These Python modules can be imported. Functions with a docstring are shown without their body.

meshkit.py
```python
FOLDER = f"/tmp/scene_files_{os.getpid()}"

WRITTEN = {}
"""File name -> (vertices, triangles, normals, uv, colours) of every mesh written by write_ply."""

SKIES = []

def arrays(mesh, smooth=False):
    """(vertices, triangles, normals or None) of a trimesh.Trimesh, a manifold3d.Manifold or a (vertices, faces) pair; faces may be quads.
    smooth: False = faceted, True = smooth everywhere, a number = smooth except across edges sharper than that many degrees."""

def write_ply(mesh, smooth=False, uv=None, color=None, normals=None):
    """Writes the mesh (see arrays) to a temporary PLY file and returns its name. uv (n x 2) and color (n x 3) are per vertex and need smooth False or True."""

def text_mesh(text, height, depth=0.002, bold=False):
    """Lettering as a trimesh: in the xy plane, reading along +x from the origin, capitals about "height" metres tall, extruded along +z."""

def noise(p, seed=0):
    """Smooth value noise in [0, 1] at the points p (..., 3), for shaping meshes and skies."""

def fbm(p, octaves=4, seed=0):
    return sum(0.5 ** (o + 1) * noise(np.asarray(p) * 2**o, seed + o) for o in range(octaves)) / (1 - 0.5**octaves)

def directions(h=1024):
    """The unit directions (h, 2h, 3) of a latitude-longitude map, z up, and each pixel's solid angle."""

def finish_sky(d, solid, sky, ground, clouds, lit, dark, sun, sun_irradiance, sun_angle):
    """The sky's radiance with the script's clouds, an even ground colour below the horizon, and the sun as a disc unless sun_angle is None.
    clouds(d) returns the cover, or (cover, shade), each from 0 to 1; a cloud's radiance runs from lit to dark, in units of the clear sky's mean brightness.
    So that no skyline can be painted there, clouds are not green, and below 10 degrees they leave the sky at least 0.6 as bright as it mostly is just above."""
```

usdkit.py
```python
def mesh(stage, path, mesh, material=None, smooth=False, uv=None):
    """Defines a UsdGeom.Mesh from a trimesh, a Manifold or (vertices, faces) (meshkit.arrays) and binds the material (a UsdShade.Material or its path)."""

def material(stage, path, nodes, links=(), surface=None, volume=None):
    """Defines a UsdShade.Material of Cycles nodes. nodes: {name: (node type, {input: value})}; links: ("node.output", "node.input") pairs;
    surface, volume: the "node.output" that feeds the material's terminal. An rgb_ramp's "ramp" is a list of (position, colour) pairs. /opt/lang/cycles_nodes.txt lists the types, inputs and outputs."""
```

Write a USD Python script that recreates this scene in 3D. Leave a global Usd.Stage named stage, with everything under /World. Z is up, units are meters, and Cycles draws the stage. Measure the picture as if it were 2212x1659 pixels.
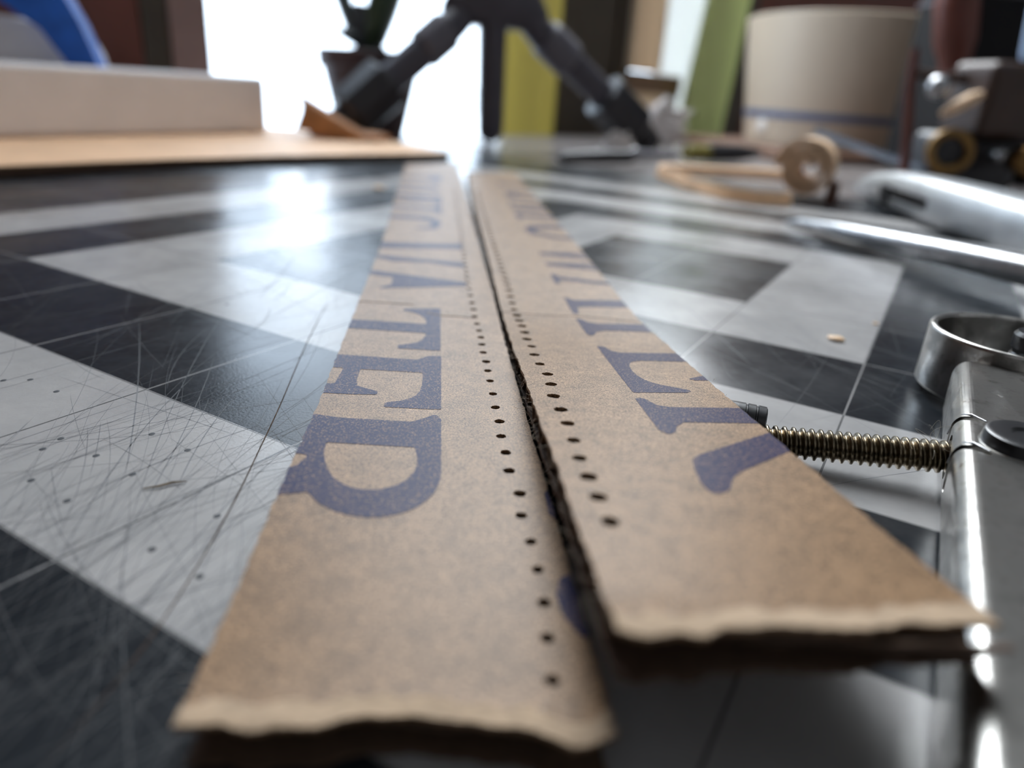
import math, random
import numpy as np, trimesh, manifold3d as m3, shapely.geometry as sg
import usdkit, meshkit
from pxr import Usd, UsdGeom, UsdLux, UsdShade, Gf, Sdf, Vt

stage = Usd.Stage.CreateInMemory()
UsdGeom.SetStageUpAxis(stage, UsdGeom.Tokens.z)
UsdGeom.SetStageMetersPerUnit(stage, 1.0)
UsdGeom.Xform.Define(stage, '/World')
UsdGeom.Scope.Define(stage, '/World/Looks')
Z0 = 0.75            # height of the cutting mat's top face; everything below is written in millimetres from a point on it
PI = math.pi
A3 = Gf.Matrix4d

# ---------------------------------------------------------------- camera, sky, sun, window light, exposure
RT = np.array([0.99775, 0.06904, 0.0]); RT = None
def _camera_axes():
    up = np.array([0.0639158, -0.9234893, -0.37826218])       # the world's up in camera space (x right, y down, z ahead)
    fw = np.array([0, 0, 1.0]) - up * up[2]; fw /= np.linalg.norm(fw)
    rt = np.cross(fw, up); rt *= np.sign(rt[0])
    R = np.stack([rt, fw, up])                                 # camera space -> world
    return R[:, 0], -R[:, 1], -R[:, 2]
cx, cy, cz = _camera_axes()
cam = UsdGeom.Camera.Define(stage, '/World/camera')
cam.AddTransformOp().Set(A3(*cx, 0, *cy, 0, *cz, 0, 0, 0, Z0 + 0.0382, 1))
cam.CreateHorizontalApertureAttr(36.0)
cam.CreateFocalLengthAttr(36.0 * 1550.0 / 2212.0)
cam.CreateFStopAttr(14.0)
cam.CreateFocusDistanceAttr(0.0845)
cam.CreateClippingRangeAttr(Gf.Vec2f(0.002, 100.0))
cam.CreateExposureAttr(0.8)

sky = UsdLux.DomeLight.Define(stage, '/World/sky')
sky.CreateIntensityAttr(0.88); sky.CreateColorAttr(Gf.Vec3f(0.76, 0.90, 1.08))

sun = UsdLux.DistantLight.Define(stage, '/World/sun')          # low sun behind thin cloud, out of view, aimed for its glint on the mat
sun.CreateAngleAttr(2.5); sun.CreateIntensityAttr(1.4); sun.CreateColorAttr(Gf.Vec3f(1, 0.98, 0.95))
_d = np.array([-0.281, 0.951, 0.140]); _d /= np.linalg.norm(_d)
_x = np.cross([0, 0, 1], _d); _x /= np.linalg.norm(_x); _y = np.cross(_d, _x)
sun.AddTransformOp().Set(A3(*_x, 0, *_y, 0, *_d, 0, 0, 0, 0, 1))

# the window wall: s runs along it, out points out of the room (both in mm)
WN = np.array([-0.75071352, 0.66062789]); WD = np.array([0.66062789, 0.75071352]); WP = np.array([-155.0, 661.6])
def wall(s, out, z):
    p = WP + s * WD + out * WN
    return np.array([p[0], p[1], z])
def window_light(name, s0, s1, z0, z1, power, out=45, colour=(0.88, 0.95, 1.0)):
    l = UsdLux.RectLight.Define(stage, '/World/' + name)
    c = wall((s0 + s1) / 2, out, (z0 + z1) / 2) / 1000
    l.CreateWidthAttr((s1 - s0) / 1000); l.CreateHeightAttr((z1 - z0) / 1000)
    l.CreateIntensityAttr(power); l.CreateColorAttr(Gf.Vec3f(*colour))
    l.AddTransformOp().Set(A3(-WD[0], -WD[1], 0, 0, 0, 0, 1, 0, WN[0], WN[1], 0, 0, c[0], c[1], c[2] + Z0, 1))
window_light('daylight', 400, 650, -200, 290, 5.0)                 # outside the curtained window
window_light('daylight_001', -60, 800, 408, 1650, 11.5, colour=(0.95, 0.98, 1.0))            # sky light in an out-of-view high window, placed to light table and strips

# ---------------------------------------------------------------- helpers
used, LOC = {}, {}
def numbered(path):
    n = used.get(path, 0); used[path] = n + 1
    return path if n == 0 else f'{path}_{n:03d}'
def tag(o, label=None, cat=None, group=None, kind=None):
    for k, v in (('label', label), ('category', cat), ('group', group), ('kind', kind)):
        if v: o.SetCustomDataByKey(k, v)
def thing(name, label, cat, loc=(0, 0, 0), group=None):
    path = numbered('/World/' + name)
    x = UsdGeom.Xform.Define(stage, path); x.AddTranslateOp().Set(Gf.Vec3d(loc[0] / 1000, loc[1] / 1000, Z0 + loc[2] / 1000))
    LOC[path] = np.array(loc, float); tag(x.GetPrim(), label, cat, group)
    return path
def to_tm(m):
    if hasattr(m, 'to_mesh'):
        q = m.to_mesh(); return trimesh.Trimesh(q.vert_properties[:, :3], q.tri_verts, process=False)
    if isinstance(m, tuple):
        v, f, _ = meshkit.arrays(m); return trimesh.Trimesh(v, f, process=False)
    return m
def join(*ms): return trimesh.util.concatenate([to_tm(m) for m in ms])
def obj(name, mesh, mat, parent=None, smooth=False, label=None, cat=None, group=None, kind=None):
    """mesh in mm of the mat's frame -> ONE Mesh prim"""
    m = to_tm(mesh); path = numbered((parent or '/World') + '/' + name)
    top = '/'.join(path.split('/')[:3])
    off = LOC.get(top) if parent else None
    v = np.array(m.vertices, float)
    if off is not None: v = (v - off) / 1000
    elif parent: v = v / 1000 + np.array([0, 0, 0])
    else: v = v / 1000 + np.array([0, 0, Z0])
    if parent and off is None: v = np.array(m.vertices) / 1000 + [0, 0, Z0]
    p = usdkit.mesh(stage, path, (v, np.array(m.faces)), mat, smooth).GetPrim()
    tag(p, label, cat, group, kind)
    return path
def curves(name, lines, width, mat, parent, kind='stuff', label=None):
    path = numbered(parent + '/' + name) if parent else numbered('/World/' + name)
    off = LOC.get('/'.join(path.split('/')[:3]), np.zeros(3)) if parent else np.zeros(3)
    c = UsdGeom.BasisCurves.Define(stage, path)
    pts = np.vstack([np.asarray(l, float) for l in lines])
    pts = (pts - off) / 1000 if parent and '/'.join(path.split('/')[:3]) in LOC else pts / 1000 + [0, 0, Z0]
    c.CreatePointsAttr(Vt.Vec3fArray.FromNumpy(pts.astype(np.float32)))
    c.CreateCurveVertexCountsAttr([len(l) for l in lines]); c.CreateTypeAttr('linear')
    c.CreateWidthsAttr([width / 1000] * len(pts)); c.SetWidthsInterpolation('vertex')
    UsdShade.MaterialBindingAPI.Apply(c.GetPrim()).Bind(UsdShade.Material.Get(stage, mat) if isinstance(mat, str) else mat)
    tag(c.GetPrim(), label, kind=kind)
    return path

def box(c, size, r=0.0):
    """rounded box centred at c"""
    sx, sy, sz = size
    if r <= 0: return m3.Manifold.cube([sx, sy, sz], True).translate(list(map(float, c)))
    r = min(r, min(size) * 0.49)
    s = m3.Manifold.sphere(r, 16)
    pts = [s.translate([i * (sx / 2 - r), j * (sy / 2 - r), k * (sz / 2 - r)]) for i in (-1, 1) for j in (-1, 1) for k in (-1, 1)]
    return m3.Manifold.batch_hull(pts).translate(list(map(float, c)))
def rotz(m, deg, about=(0, 0, 0)):
    a = list(map(float, about))
    return m.translate([-a[0], -a[1], -a[2]]).rotate([0, 0, float(deg)]).translate(a)
def prism(poly, z0, z1):
    p = np.asarray(poly, float)
    if sg.Polygon(p).exterior.is_ccw is False: p = p[::-1]
    return m3.CrossSection([p.tolist()]).extrude(z1 - z0).translate([0, 0, z0])
def frame_of(d):
    d = np.asarray(d, float) / np.linalg.norm(d)
    a = np.cross(d, [0, 0, 1.0] if abs(d[2]) < 0.95 else [1.0, 0, 0]); a /= np.linalg.norm(a)
    return d, a, np.cross(d, a)
def lathe(p, d, prof, n=40):
    """profile [(along, radius)] revolved about the line p + t d"""
    p = np.asarray(p, float); d, a, b = frame_of(d)
    prof = np.asarray(prof, float); th = np.linspace(0, 2 * PI, n, endpoint=False)
    ring = np.cos(th)[:, None] * a + np.sin(th)[:, None] * b
    v = (p + prof[:, :1] * d)[:, None] + prof[:, 1][:, None, None] * ring[None]
    k = len(prof); i, j = np.meshgrid(np.arange(k - 1), np.arange(n), indexing='ij')
    f = np.stack([i * n + j, i * n + (j + 1) % n, (i + 1) * n + (j + 1) % n, (i + 1) * n + j], -1).reshape(-1, 4)
    v = v.reshape(-1, 3); tri = np.vstack([f[:, [0, 1, 2]], f[:, [0, 2, 3]]])
    c0, c1 = len(v), len(v) + 1
    v = np.vstack([v, p + prof[0, 0] * d, p + prof[-1, 0] * d])
    e = np.arange(n); tri = np.vstack([tri, np.stack([np.full(n, c0), (e + 1) % n, e], 1), np.stack([np.full(n, c1), (k - 1) * n + e, (k - 1) * n + (e + 1) % n], 1)])
    m = trimesh.Trimesh(v, tri, process=False); m.fix_normals(); return m
def sweep(pts, rad, n=12, flat=1.0):
    """tube along pts; rad scalar or list; flat squashes it vertically"""
    p = np.asarray(pts, float); rad = np.broadcast_to(rad, (len(p),)).astype(float)
    t = np.gradient(p, axis=0); t /= np.linalg.norm(t, axis=1, keepdims=True)
    up = np.array([0, 0, 1.0]); a = np.cross(t, up); q = np.linalg.norm(a, axis=1, keepdims=True)
    a = np.where(q > 0.05, a / np.maximum(q, 1e-9), [1.0, 0, 0]); b = np.cross(a, t)
    th = np.linspace(0, 2 * PI, n, endpoint=False)
    v = p[:, None] + rad[:, None, None] * (np.cos(th)[None, :, None] * a[:, None] + flat * np.sin(th)[None, :, None] * b[:, None])
    k = len(p); i, j = np.meshgrid(np.arange(k - 1), np.arange(n), indexing='ij')
    f = np.stack([i * n + j, i * n + (j + 1) % n, (i + 1) * n + (j + 1) % n, (i + 1) * n + j], -1).reshape(-1, 4)
    v = v.reshape(-1, 3); tri = np.vstack([f[:, [0, 1, 2]], f[:, [0, 2, 3]]])
    c0, c1 = len(v), len(v) + 1; v = np.vstack([v, p[0], p[-1]]); e = np.arange(n)
    tri = np.vstack([tri, np.stack([np.full(n, c0), (e + 1) % n, e], 1), np.stack([np.full(n, c1), (k - 1) * n + e, (k - 1) * n + (e + 1) % n], 1)])
    m = trimesh.Trimesh(v, tri, process=False); m.fix_normals(); return m
def sheet(fn, nu, nv, thick):
    """a thin closed sheet: fn(u, v) -> point for u, v in [0, 1], given a thickness along its normals"""
    u, v = np.meshgrid(np.linspace(0, 1, nu), np.linspace(0, 1, nv), indexing='ij')
    P = fn(u, v); du = np.gradient(P, axis=0); dv = np.gradient(P, axis=1)
    N = np.cross(du, dv); N /= np.linalg.norm(N, axis=-1, keepdims=True) + 1e-12
    top, bot = P + N * thick / 2, P - N * thick / 2
    V = np.vstack([top.reshape(-1, 3), bot.reshape(-1, 3)]); n = nu * nv
    i, j = np.meshgrid(np.arange(nu - 1), np.arange(nv - 1), indexing='ij'); a = i * nv + j
    q = np.stack([a, a + nv, a + nv + 1, a + 1], -1).reshape(-1, 4)
    F = [q, q[:, ::-1] + n]
    I, J = np.arange(nu - 1), np.arange(nv - 1)
    def side(k0, k1): return np.stack([k0, k1, k1 + n, k0 + n], -1)
    F += [side((I + 1) * nv, I * nv)[:, :], side(I * nv + nv - 1, (I + 1) * nv + nv - 1), side(J, J + 1), side((nu - 1) * nv + J + 1, (nu - 1) * nv + J)]
    F = np.vstack(F)
    m = trimesh.Trimesh(V, np.vstack([F[:, [0, 1, 2]], F[:, [0, 2, 3]]]), process=False); m.fix_normals(); return m

# ---------------------------------------------------------------- materials
def mat(name, nodes, links=(), surface='p.BSDF'):
    return usdkit.material(stage, '/World/Looks/' + name, nodes, links, surface=surface)
def plain(name, col, rough=0.5, metal=0.0, spec=0.5, var=0.0, scale=120, bump=0.0, bscale=900, bdist=0.0002, **kw):
    """one colour, with a little noise in it and in its relief"""
    n = {'p': ('principled_bsdf', {'base_color': col, 'roughness': rough, 'metallic': metal, 'specular_ior_level': spec, **kw}), 'g': ('geometry', {})}
    l = []
    if var > 0:
        c = np.array(col)
        n['n'] = ('noise_texture', {'scale': scale, 'detail': 4.0, 'roughness': 0.6})
        n['r'] = ('rgb_ramp', {'ramp': [(0.3, tuple(c * (1 - var))), (0.7, tuple(np.minimum(c * (1 + var), 1)))]})
        l += [('g.position', 'n.vector'), ('n.fac', 'r.fac'), ('r.color', 'p.base_color')]
    if bump > 0:
        n['bn'] = ('noise_texture', {'scale': bscale, 'detail': 3.0}); n['b'] = ('bump', {'strength': bump, 'distance': bdist})
        l += [('g.position', 'bn.vector'), ('bn.fac', 'b.height'), ('b.normal', 'p.normal')]
    return mat(name, n, l)

MA, MB = np.array([0.48652752, 0.87366525]), np.array([-0.87366525, 0.48652752])      # the mat's two printed directions
PITCH, A0, B0 = 25.6, 24.45, 4.2
def mat_pt(a, b): return MA * (a * PITCH + A0) + MB * (b * PITCH + B0)
def mat_nodes():
    """nested square stripes and a one-inch line grid, from the position on the mat alone"""
    n = {'g': ('geometry', {})}; l = []
    def m(name, op, *ins, **kw):
        d = {'math_type': op, **kw}
        for k, x in enumerate(ins, 1):
            if isinstance(x, str): l.append((x, f'{name}.value{k}'))
            else: d[f'value{k}'] = float(x)
        n[name] = ('math', d)
        return name + '.value'
    for q, D, o in (('a', MA, A0), ('b', MB, B0)):
        n[q + 'd'] = ('vector_math', {'math_type': 'dot_product', 'vector2': (D[0], D[1], 0)}); l.append(('g.position', q + 'd.vector1'))
        m(q + 's', 'multiply_add', q + 'd.value', 1000 / PITCH, -o / PITCH)
    a, b = 'as.value', 'bs.value'
    k1 = m('k1', 'subtract', 12, a); k2 = m('k2', 'subtract', 8, b); k3 = m('k3', 'add', b, 4)
    k = m('k6', 'minimum', m('k4', 'minimum', a, k1), m('k5', 'minimum', k2, k3))
    k = m('k7', 'maximum', k, -0.5)
    dark = m('dk', 'greater_than', m('fm', 'floored_modulo', k, 2), 1)
    def line(q, x): return m(q + 'l', 'less_than', m(q + 'ab', 'absolute', m(q + 'df', 'subtract', x, m(q + 'ro', 'round', x))), 0.0052)
    ln = m('ln', 'maximum', line('a', a), line('b', b))
    inside = m('ins', 'greater_than', k, -1.5)
    inv = m('iv', 'absolute', m('iv0', 'subtract', dark, m('ln2', 'multiply', ln, m('lnk', 'multiply', inside, 0.7))))
    return n, l, inv, dark
LIGHT, DARK = (0.33, 0.325, 0.325), (0.013, 0.016, 0.020)
def mat_material(name, scratch):
    n, l, inv, dark = mat_nodes()
    n['c'] = ('mix', {'color1': LIGHT, 'color2': DARK})
    n['p'] = ('principled_bsdf', {'roughness': 0.25, 'specular_ior_level': 0.28})
    n['sm'] = ('noise_texture', {'scale': 45.0, 'detail': 5.0, 'roughness': 0.65}); l.append(('g.position', 'sm.vector'))
    if scratch:
        n['c'][1].update(color1=(0.16, 0.16, 0.168), color2=(0.045, 0.047, 0.05)); n['p'][1]['roughness'] = 0.5
        l += [(dark, 'c.fac'), ('c.color', 'p.base_color')]
    else:
        n['sr'] = ('rgb_ramp', {'ramp': [(0.3, (0.86, 0.86, 0.86)), (0.7, (1.08, 1.06, 1.04))]})
        n['mm'] = ('mix', {'mix_type': 'multiply', 'fac': 1.0})
        n['rr'] = ('map_range', {'from_min': 0.3, 'from_max': 0.7, 'to_min': 0.19, 'to_max': 0.31})
        n['lo'] = ('noise_texture', {'scale': 26.0, 'detail': 1.0}); n['lob'] = ('bump', {'strength': 1.0, 'distance': 0.0008})
        n['fi'] = ('noise_texture', {'scale': 2600.0, 'detail': 2.0}); n['bf'] = ('bump', {'strength': 0.22, 'distance': 0.00008})
        l += [(inv, 'c.fac'), ('sm.fac', 'sr.fac'), ('c.color', 'mm.color1'), ('sr.color', 'mm.color2'), ('mm.color', 'p.base_color'),
              ('sm.fac', 'rr.value'), ('rr.result', 'p.roughness'), ('g.position', 'lo.vector'), ('lo.fac', 'lob.height'),
              ('g.position', 'fi.vector'), ('fi.fac', 'bf.height'), ('lob.normal', 'bf.normal'), ('bf.normal', 'p.normal')]
    return mat(name, n, l)
M = {}
M['mat'] = mat_material('cutting_mat', False)
M['scratch'] = mat_material('mat_scratch', True)

def paper(name, base, fleck_dark, fleck_light, ink=None):
    """kraft paper: long and short fibres, blotches; with ink, the ink sits on the fibres' tops and lets flecks through"""
    n = {'g': ('geometry', {}), 'p': ('principled_bsdf', {'roughness': 0.42, 'specular_ior_level': 0.17} if ink is None else {'roughness': 0.38, 'specular_ior_level': 0.08}),
         'bl': ('noise_texture', {'scale': 420.0, 'detail': 4.0, 'roughness': 0.6}), 'gr': ('noise_texture', {'scale': 5200.0, 'detail': 3.0, 'roughness': 0.7}),
         'mp': ('mapping', {'rotation': (0, 0, 0.35), 'scale': (1300, 6500, 2000)}), 'fb': ('noise_texture', {'scale': 1.0, 'detail': 3.0, 'roughness': 0.7, 'distortion': 0.6}),
         'r1': ('rgb_ramp', {'ramp': [(0.34, tuple(np.array(base) * 0.82)), (0.5, base), (0.66, tuple(np.array(base) * 1.15))]}),
         'r2': ('rgb_ramp', {'ramp': [(0.36, fleck_dark), (0.5, (1, 1, 1)), (0.64, fleck_light)]}),
         'r3': ('rgb_ramp', {'ramp': [(0.36, (0.72, 0.68, 0.64)), (0.5, (1, 1, 1)), (0.64, (1.2, 1.18, 1.16))]}),
         'm1': ('mix', {'mix_type': 'multiply', 'fac': 1.0}), 'm2': ('mix', {'mix_type': 'multiply', 'fac': 1.0}),
         'h': ('math', {'math_type': 'add'}), 'b': ('bump', {'strength': 0.5, 'distance': 0.000016})}
    l = [('g.position', 'bl.vector'), ('g.position', 'gr.vector'), ('g.position', 'mp.vector'), ('mp.vector', 'fb.vector'), ('bl.fac', 'r1.fac'), ('gr.fac', 'r2.fac'), ('fb.fac', 'r3.fac'),
         ('r1.color', 'm1.color1'), ('r2.color', 'm1.color2'), ('m1.color', 'm2.color1'), ('r3.color', 'm2.color2'), ('gr.fac', 'h.value1'), ('fb.fac', 'h.value2'), ('h.value', 'b.height'), ('b.normal', 'p.normal')]
    if ink is None: l.append(('m2.color', 'p.base_color'))
    else:
        n['ir'] = ('rgb_ramp', {'ramp': [(0.52, (0, 0, 0)), (0.66, (0.7, 0.7, 0.7))]})
        n['im'] = ('mix', {'color1': ink})
        l += [('gr.fac', 'ir.fac'), ('ir.color', 'im.fac'), ('m2.color', 'im.color2'), ('im.color', 'p.base_color')]
    return mat(name, n, l)
KRAFT = (0.220, 0.137, 0.076)
M['kraft'] = paper('kraft_paper', KRAFT, (0.38, 0.31, 0.27), (1.75, 1.72, 1.7))
M['ink'] = paper('blue_black_ink', KRAFT, (0.6, 0.55, 0.5), (1.8, 1.8, 1.9), ink=(0.014, 0.016, 0.06))
M['torn'] = plain('torn_paper', (0.36, 0.255, 0.165), 0.8, var=0.2, scale=700, bump=0.6, bscale=3000)
M['crease'] = plain('paper_crease', (0.13, 0.075, 0.045), 0.7, var=0.35, scale=900)
M['core'] = plain('shade_coloured_core', (0.085, 0.048, 0.028), 0.8, var=0.25, scale=800, bump=0.4)  # brown kraft with the shade of flutes, holes and cut edges in its colour
M['sheetkraft'] = plain('plain_kraft', (0.78, 0.50, 0.30), 0.6, var=0.12, scale=60)
M['hair'] = plain('paper_fibre', (0.5, 0.42, 0.33), 0.7)
M['lint'] = plain('lint', (0.45, 0.40, 0.33), 0.7)
M['groove'] = plain('brown_cut_groove', (0.055, 0.036, 0.026), 0.9, spec=0.1, var=0.5, scale=500)
M['splinter'] = plain('brown_splinter', (0.13, 0.085, 0.035), 0.7, var=0.4, scale=1500)
M['pit'] = plain('mat_pit', (0.02, 0.022, 0.028), 0.7)

def metal(name, col, rough, streak=(0, 0, 0), dirt=0.0, aniso=0.0):
    n = {'g': ('geometry', {}), 'p': ('principled_bsdf', {'base_color': col, 'metallic': 1.0, 'roughness': rough}),
         'n': ('noise_texture', {'scale': 260.0, 'detail': 5.0, 'roughness': 0.7}), 'n2': ('noise_texture', {'scale': 1.0, 'detail': 3.0}), 'mp': ('mapping', {'rotation': (0, 0, 0.495), 'scale': (350, 4200, 2000)}),
         'r': ('rgb_ramp', {'ramp': [(0.42, tuple(np.array(col) * (1 - dirt))), (0.6, col)]}), 'rr': ('map_range', {'from_min': 0.3, 'from_max': 0.7, 'to_min': rough * 1.5, 'to_max': rough * 0.75}),
         'b': ('bump', {'strength': 0.15, 'distance': 0.00001})}
    l = [('g.position', 'n.vector'), ('g.position', 'mp.vector'), ('mp.vector', 'n2.vector'), ('n.fac', 'r.fac'), ('r.color', 'p.base_color'), ('n.fac', 'rr.value'), ('rr.result', 'p.roughness'), ('n2.fac', 'b.height'), ('b.normal', 'p.normal')]
    return mat(name, n, l)
M['steel'] = metal('worn_steel', (0.60, 0.58, 0.55), 0.27, dirt=0.6)
M['bright'] = metal('bright_steel', (0.42, 0.42, 0.43), 0.3, dirt=0.3)
M['rod'] = metal('zinc_thread', (0.30, 0.24, 0.16), 0.2, dirt=0.6)
M['grey_metal'] = plain('cast_grey_metal', (0.36, 0.37, 0.38), 0.33, metal=0.4, var=0.15, scale=90)
M['brass'] = metal('old_brass', (0.30, 0.18, 0.07), 0.35, dirt=0.4)
M['blacking'] = plain('black_steel', (0.012, 0.012, 0.014), 0.32, spec=0.6, bump=0.1)
M['black'] = plain('black_plastic', (0.018, 0.017, 0.021), 0.42, var=0.15)
M['case'] = plain('matt_black_case', (0.008, 0.008, 0.009), 0.7, spec=0.2)
M['tripod'] = plain('tripod_black', (0.055, 0.050, 0.066), 0.40, var=0.15, scale=60)
M['tripod_grey'] = plain('tripod_collar', (0.10, 0.095, 0.115), 0.45)
M['pot'] = plain('dark_brown_pot', (0.045, 0.022, 0.022), 0.6, var=0.2, scale=60)
M['soil'] = plain('soil', (0.02, 0.013, 0.009), 0.9, var=0.4, scale=300)
def leafy(name, col, tr):
    return mat(name, {'p': ('principled_bsdf', {'base_color': col, 'roughness': 0.45}), 't': ('translucent_bsdf', {'color': tr}), 'm': ('mix_closure', {'fac': 0.12})}, [('p.BSDF', 'm.closure1'), ('t.BSDF', 'm.closure2')], surface='m.closure')
M['leaf'] = leafy('succulent_leaf', (0.035, 0.06, 0.03), (0.1, 0.2, 0.04))
M['leaf_grey'] = leafy('grey_leaf', (0.07, 0.085, 0.09), (0.12, 0.16, 0.15))
M['stem'] = plain('plant_stem', (0.05, 0.055, 0.06), 0.7, var=0.3, scale=150)
M['foam'] = plain('white_foam', (0.86, 0.83, 0.83), 0.75, spec=0.3, var=0.05, scale=40, bump=0.15, bscale=500)
M['blue'] = plain('blue_tape', (0.02, 0.13, 0.55), 0.5, var=0.25, scale=60)
M['leather'] = plain('tan_leather', (0.88, 0.55, 0.31), 0.55, var=0.15, scale=80)
M['leather_dark'] = plain('dark_leather', (0.12, 0.05, 0.03), 0.6, var=0.2, scale=100)
M['leather_pale'] = plain('pale_leather', (0.70, 0.48, 0.30), 0.6, var=0.15, scale=100)
M['bark'] = plain('curled_bark', (0.40, 0.17, 0.055), 0.6, var=0.3, scale=120)
M['paper_white'] = plain('white_paper', (0.75, 0.70, 0.67), 0.7)
M['olive'] = plain('marker_yellow_green', (0.20, 0.17, 0.03), 0.45)
M['bin'] = plain('beige_bin', (0.60, 0.50, 0.385), 0.5, var=0.04, scale=12)
M['stripe'] = plain('blue_grey_stripe', (0.12, 0.16, 0.27), 0.5)
M['dot'] = plain('white_label', (0.85, 0.82, 0.78), 0.5)
M['red_handle'] = plain('red_brown_handle', (0.11, 0.025, 0.014), 0.45, var=0.15, scale=60)
M['dark_wood'] = plain('dark_wood', (0.034, 0.014, 0.007), 0.5, var=0.3, scale=70)
M['blue_grey'] = metal('blued_steel', (0.16, 0.19, 0.24), 0.3, dirt=0.2)
M['penbody'] = plain('pale_blue_plastic', (0.30, 0.40, 0.58), 0.35)
M['table'] = plain('grey_brown_table', (0.17, 0.15, 0.145), 0.28, var=0.12, scale=18, bump=0.05, bscale=60)
M['board'] = plain('red_brown_board', (0.16, 0.085, 0.055), 0.5, var=0.2, scale=40)
M['redwall'] = plain('red_brown_panel', (0.15, 0.042, 0.026), 0.55, var=0.15, scale=14)
M['jamb'] = plain('brown_window_frame', (0.26, 0.165, 0.14), 0.5, var=0.1, scale=20)
M['darkframe'] = plain('dark_brown_frame', (0.055, 0.040, 0.025), 0.5, var=0.2, scale=20)
M['roomwall'] = plain('plaster', (0.46, 0.455, 0.46), 0.9)
M['ceiling'] = plain('ceiling_white', (0.3, 0.3, 0.3), 0.9)
M['floor'] = plain('floor_wood', (0.08, 0.05, 0.035), 0.5, var=0.2, scale=6)
def cloth(name, col, tr, f):
    return mat(name, {'d': ('diffuse_bsdf', {'color': col}), 't': ('translucent_bsdf', {'color': tr}), 'm': ('mix_closure', {'fac': f})}, [('d.BSDF', 'm.closure1'), ('t.BSDF', 'm.closure2')], surface='m.closure')
M['curtain_green'] = cloth('olive_green_curtain', (0.5, 0.44, 0.2), (0.56, 0.48, 0.2), 0.45)
M['curtain_sage'] = cloth('sage_green_curtain', (0.56, 0.57, 0.33), (0.62, 0.66, 0.38), 0.4)
M['blind'] = cloth('beige_blind', (0.52, 0.44, 0.35), (0.42, 0.34, 0.26), 0.4)
M['sheer'] = cloth('white_sheer', (0.75, 0.75, 0.73), (0.6, 0.6, 0.6), 0.4)
M['rail'] = plain('brown_rail', (0.22, 0.13, 0.07), 0.5)
M['pane'] = mat('window_glass', {'t': ('transparent_bsdf', {'color': (0.98, 0.99, 0.99)}), 'g': ('glossy_bsdf', {'color': (1, 1, 1), 'roughness': 0.02}), 'm': ('mix_closure', {'fac': 0.05})},
                [('t.BSDF', 'm.closure1'), ('g.BSDF', 'm.closure2')], surface='m.closure')

# ---------------------------------------------------------------- room shell
def wbox(s0, s1, o0, o1, z0, z1):
    """a block along the window wall"""
    c = [wall(s, o, 0)[:2] for s, o in ((s0, o0), (s1, o0), (s1, o1), (s0, o1))]
    return prism(c, z0, z1)
S0, S1, IN, ZF, ZC = -1500, 2600, -3000, -750, 1750
S = 'structure'
w1, w2 = (-125, 268), (400, 650)
obj('wall_back', join(wbox(S0, w1[0] - 45, 0, 26, ZF, ZC), wbox(w2[1] + 60, S1, 0, 26, ZF, 400), wbox(800, S1, 0, 26, 400, ZC), wbox(w1[0] - 45, w2[1] + 60, 0, 26, ZF, -200), wbox(w1[0] - 45, -60, 0, 26, 330, ZC), wbox(-60, w2[0], 0, 26, 330, 400), wbox(w2[1], w2[1] + 60, 0, 26, 330, 400), wbox(w1[1], w2[0], 0, 26, -200, 330), wbox(-60, 800, 0, 26, 1650, ZC)), M['redwall'], label='red-brown panelled wall around the windows', kind=S)
obj('wall_left', wbox(S0 - 100, S0, IN, 120, ZF, ZC), M['roomwall'], kind=S)
obj('wall_right', wbox(S1, S1 + 100, IN, 120, ZF, ZC), M['roomwall'], kind=S)
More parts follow.
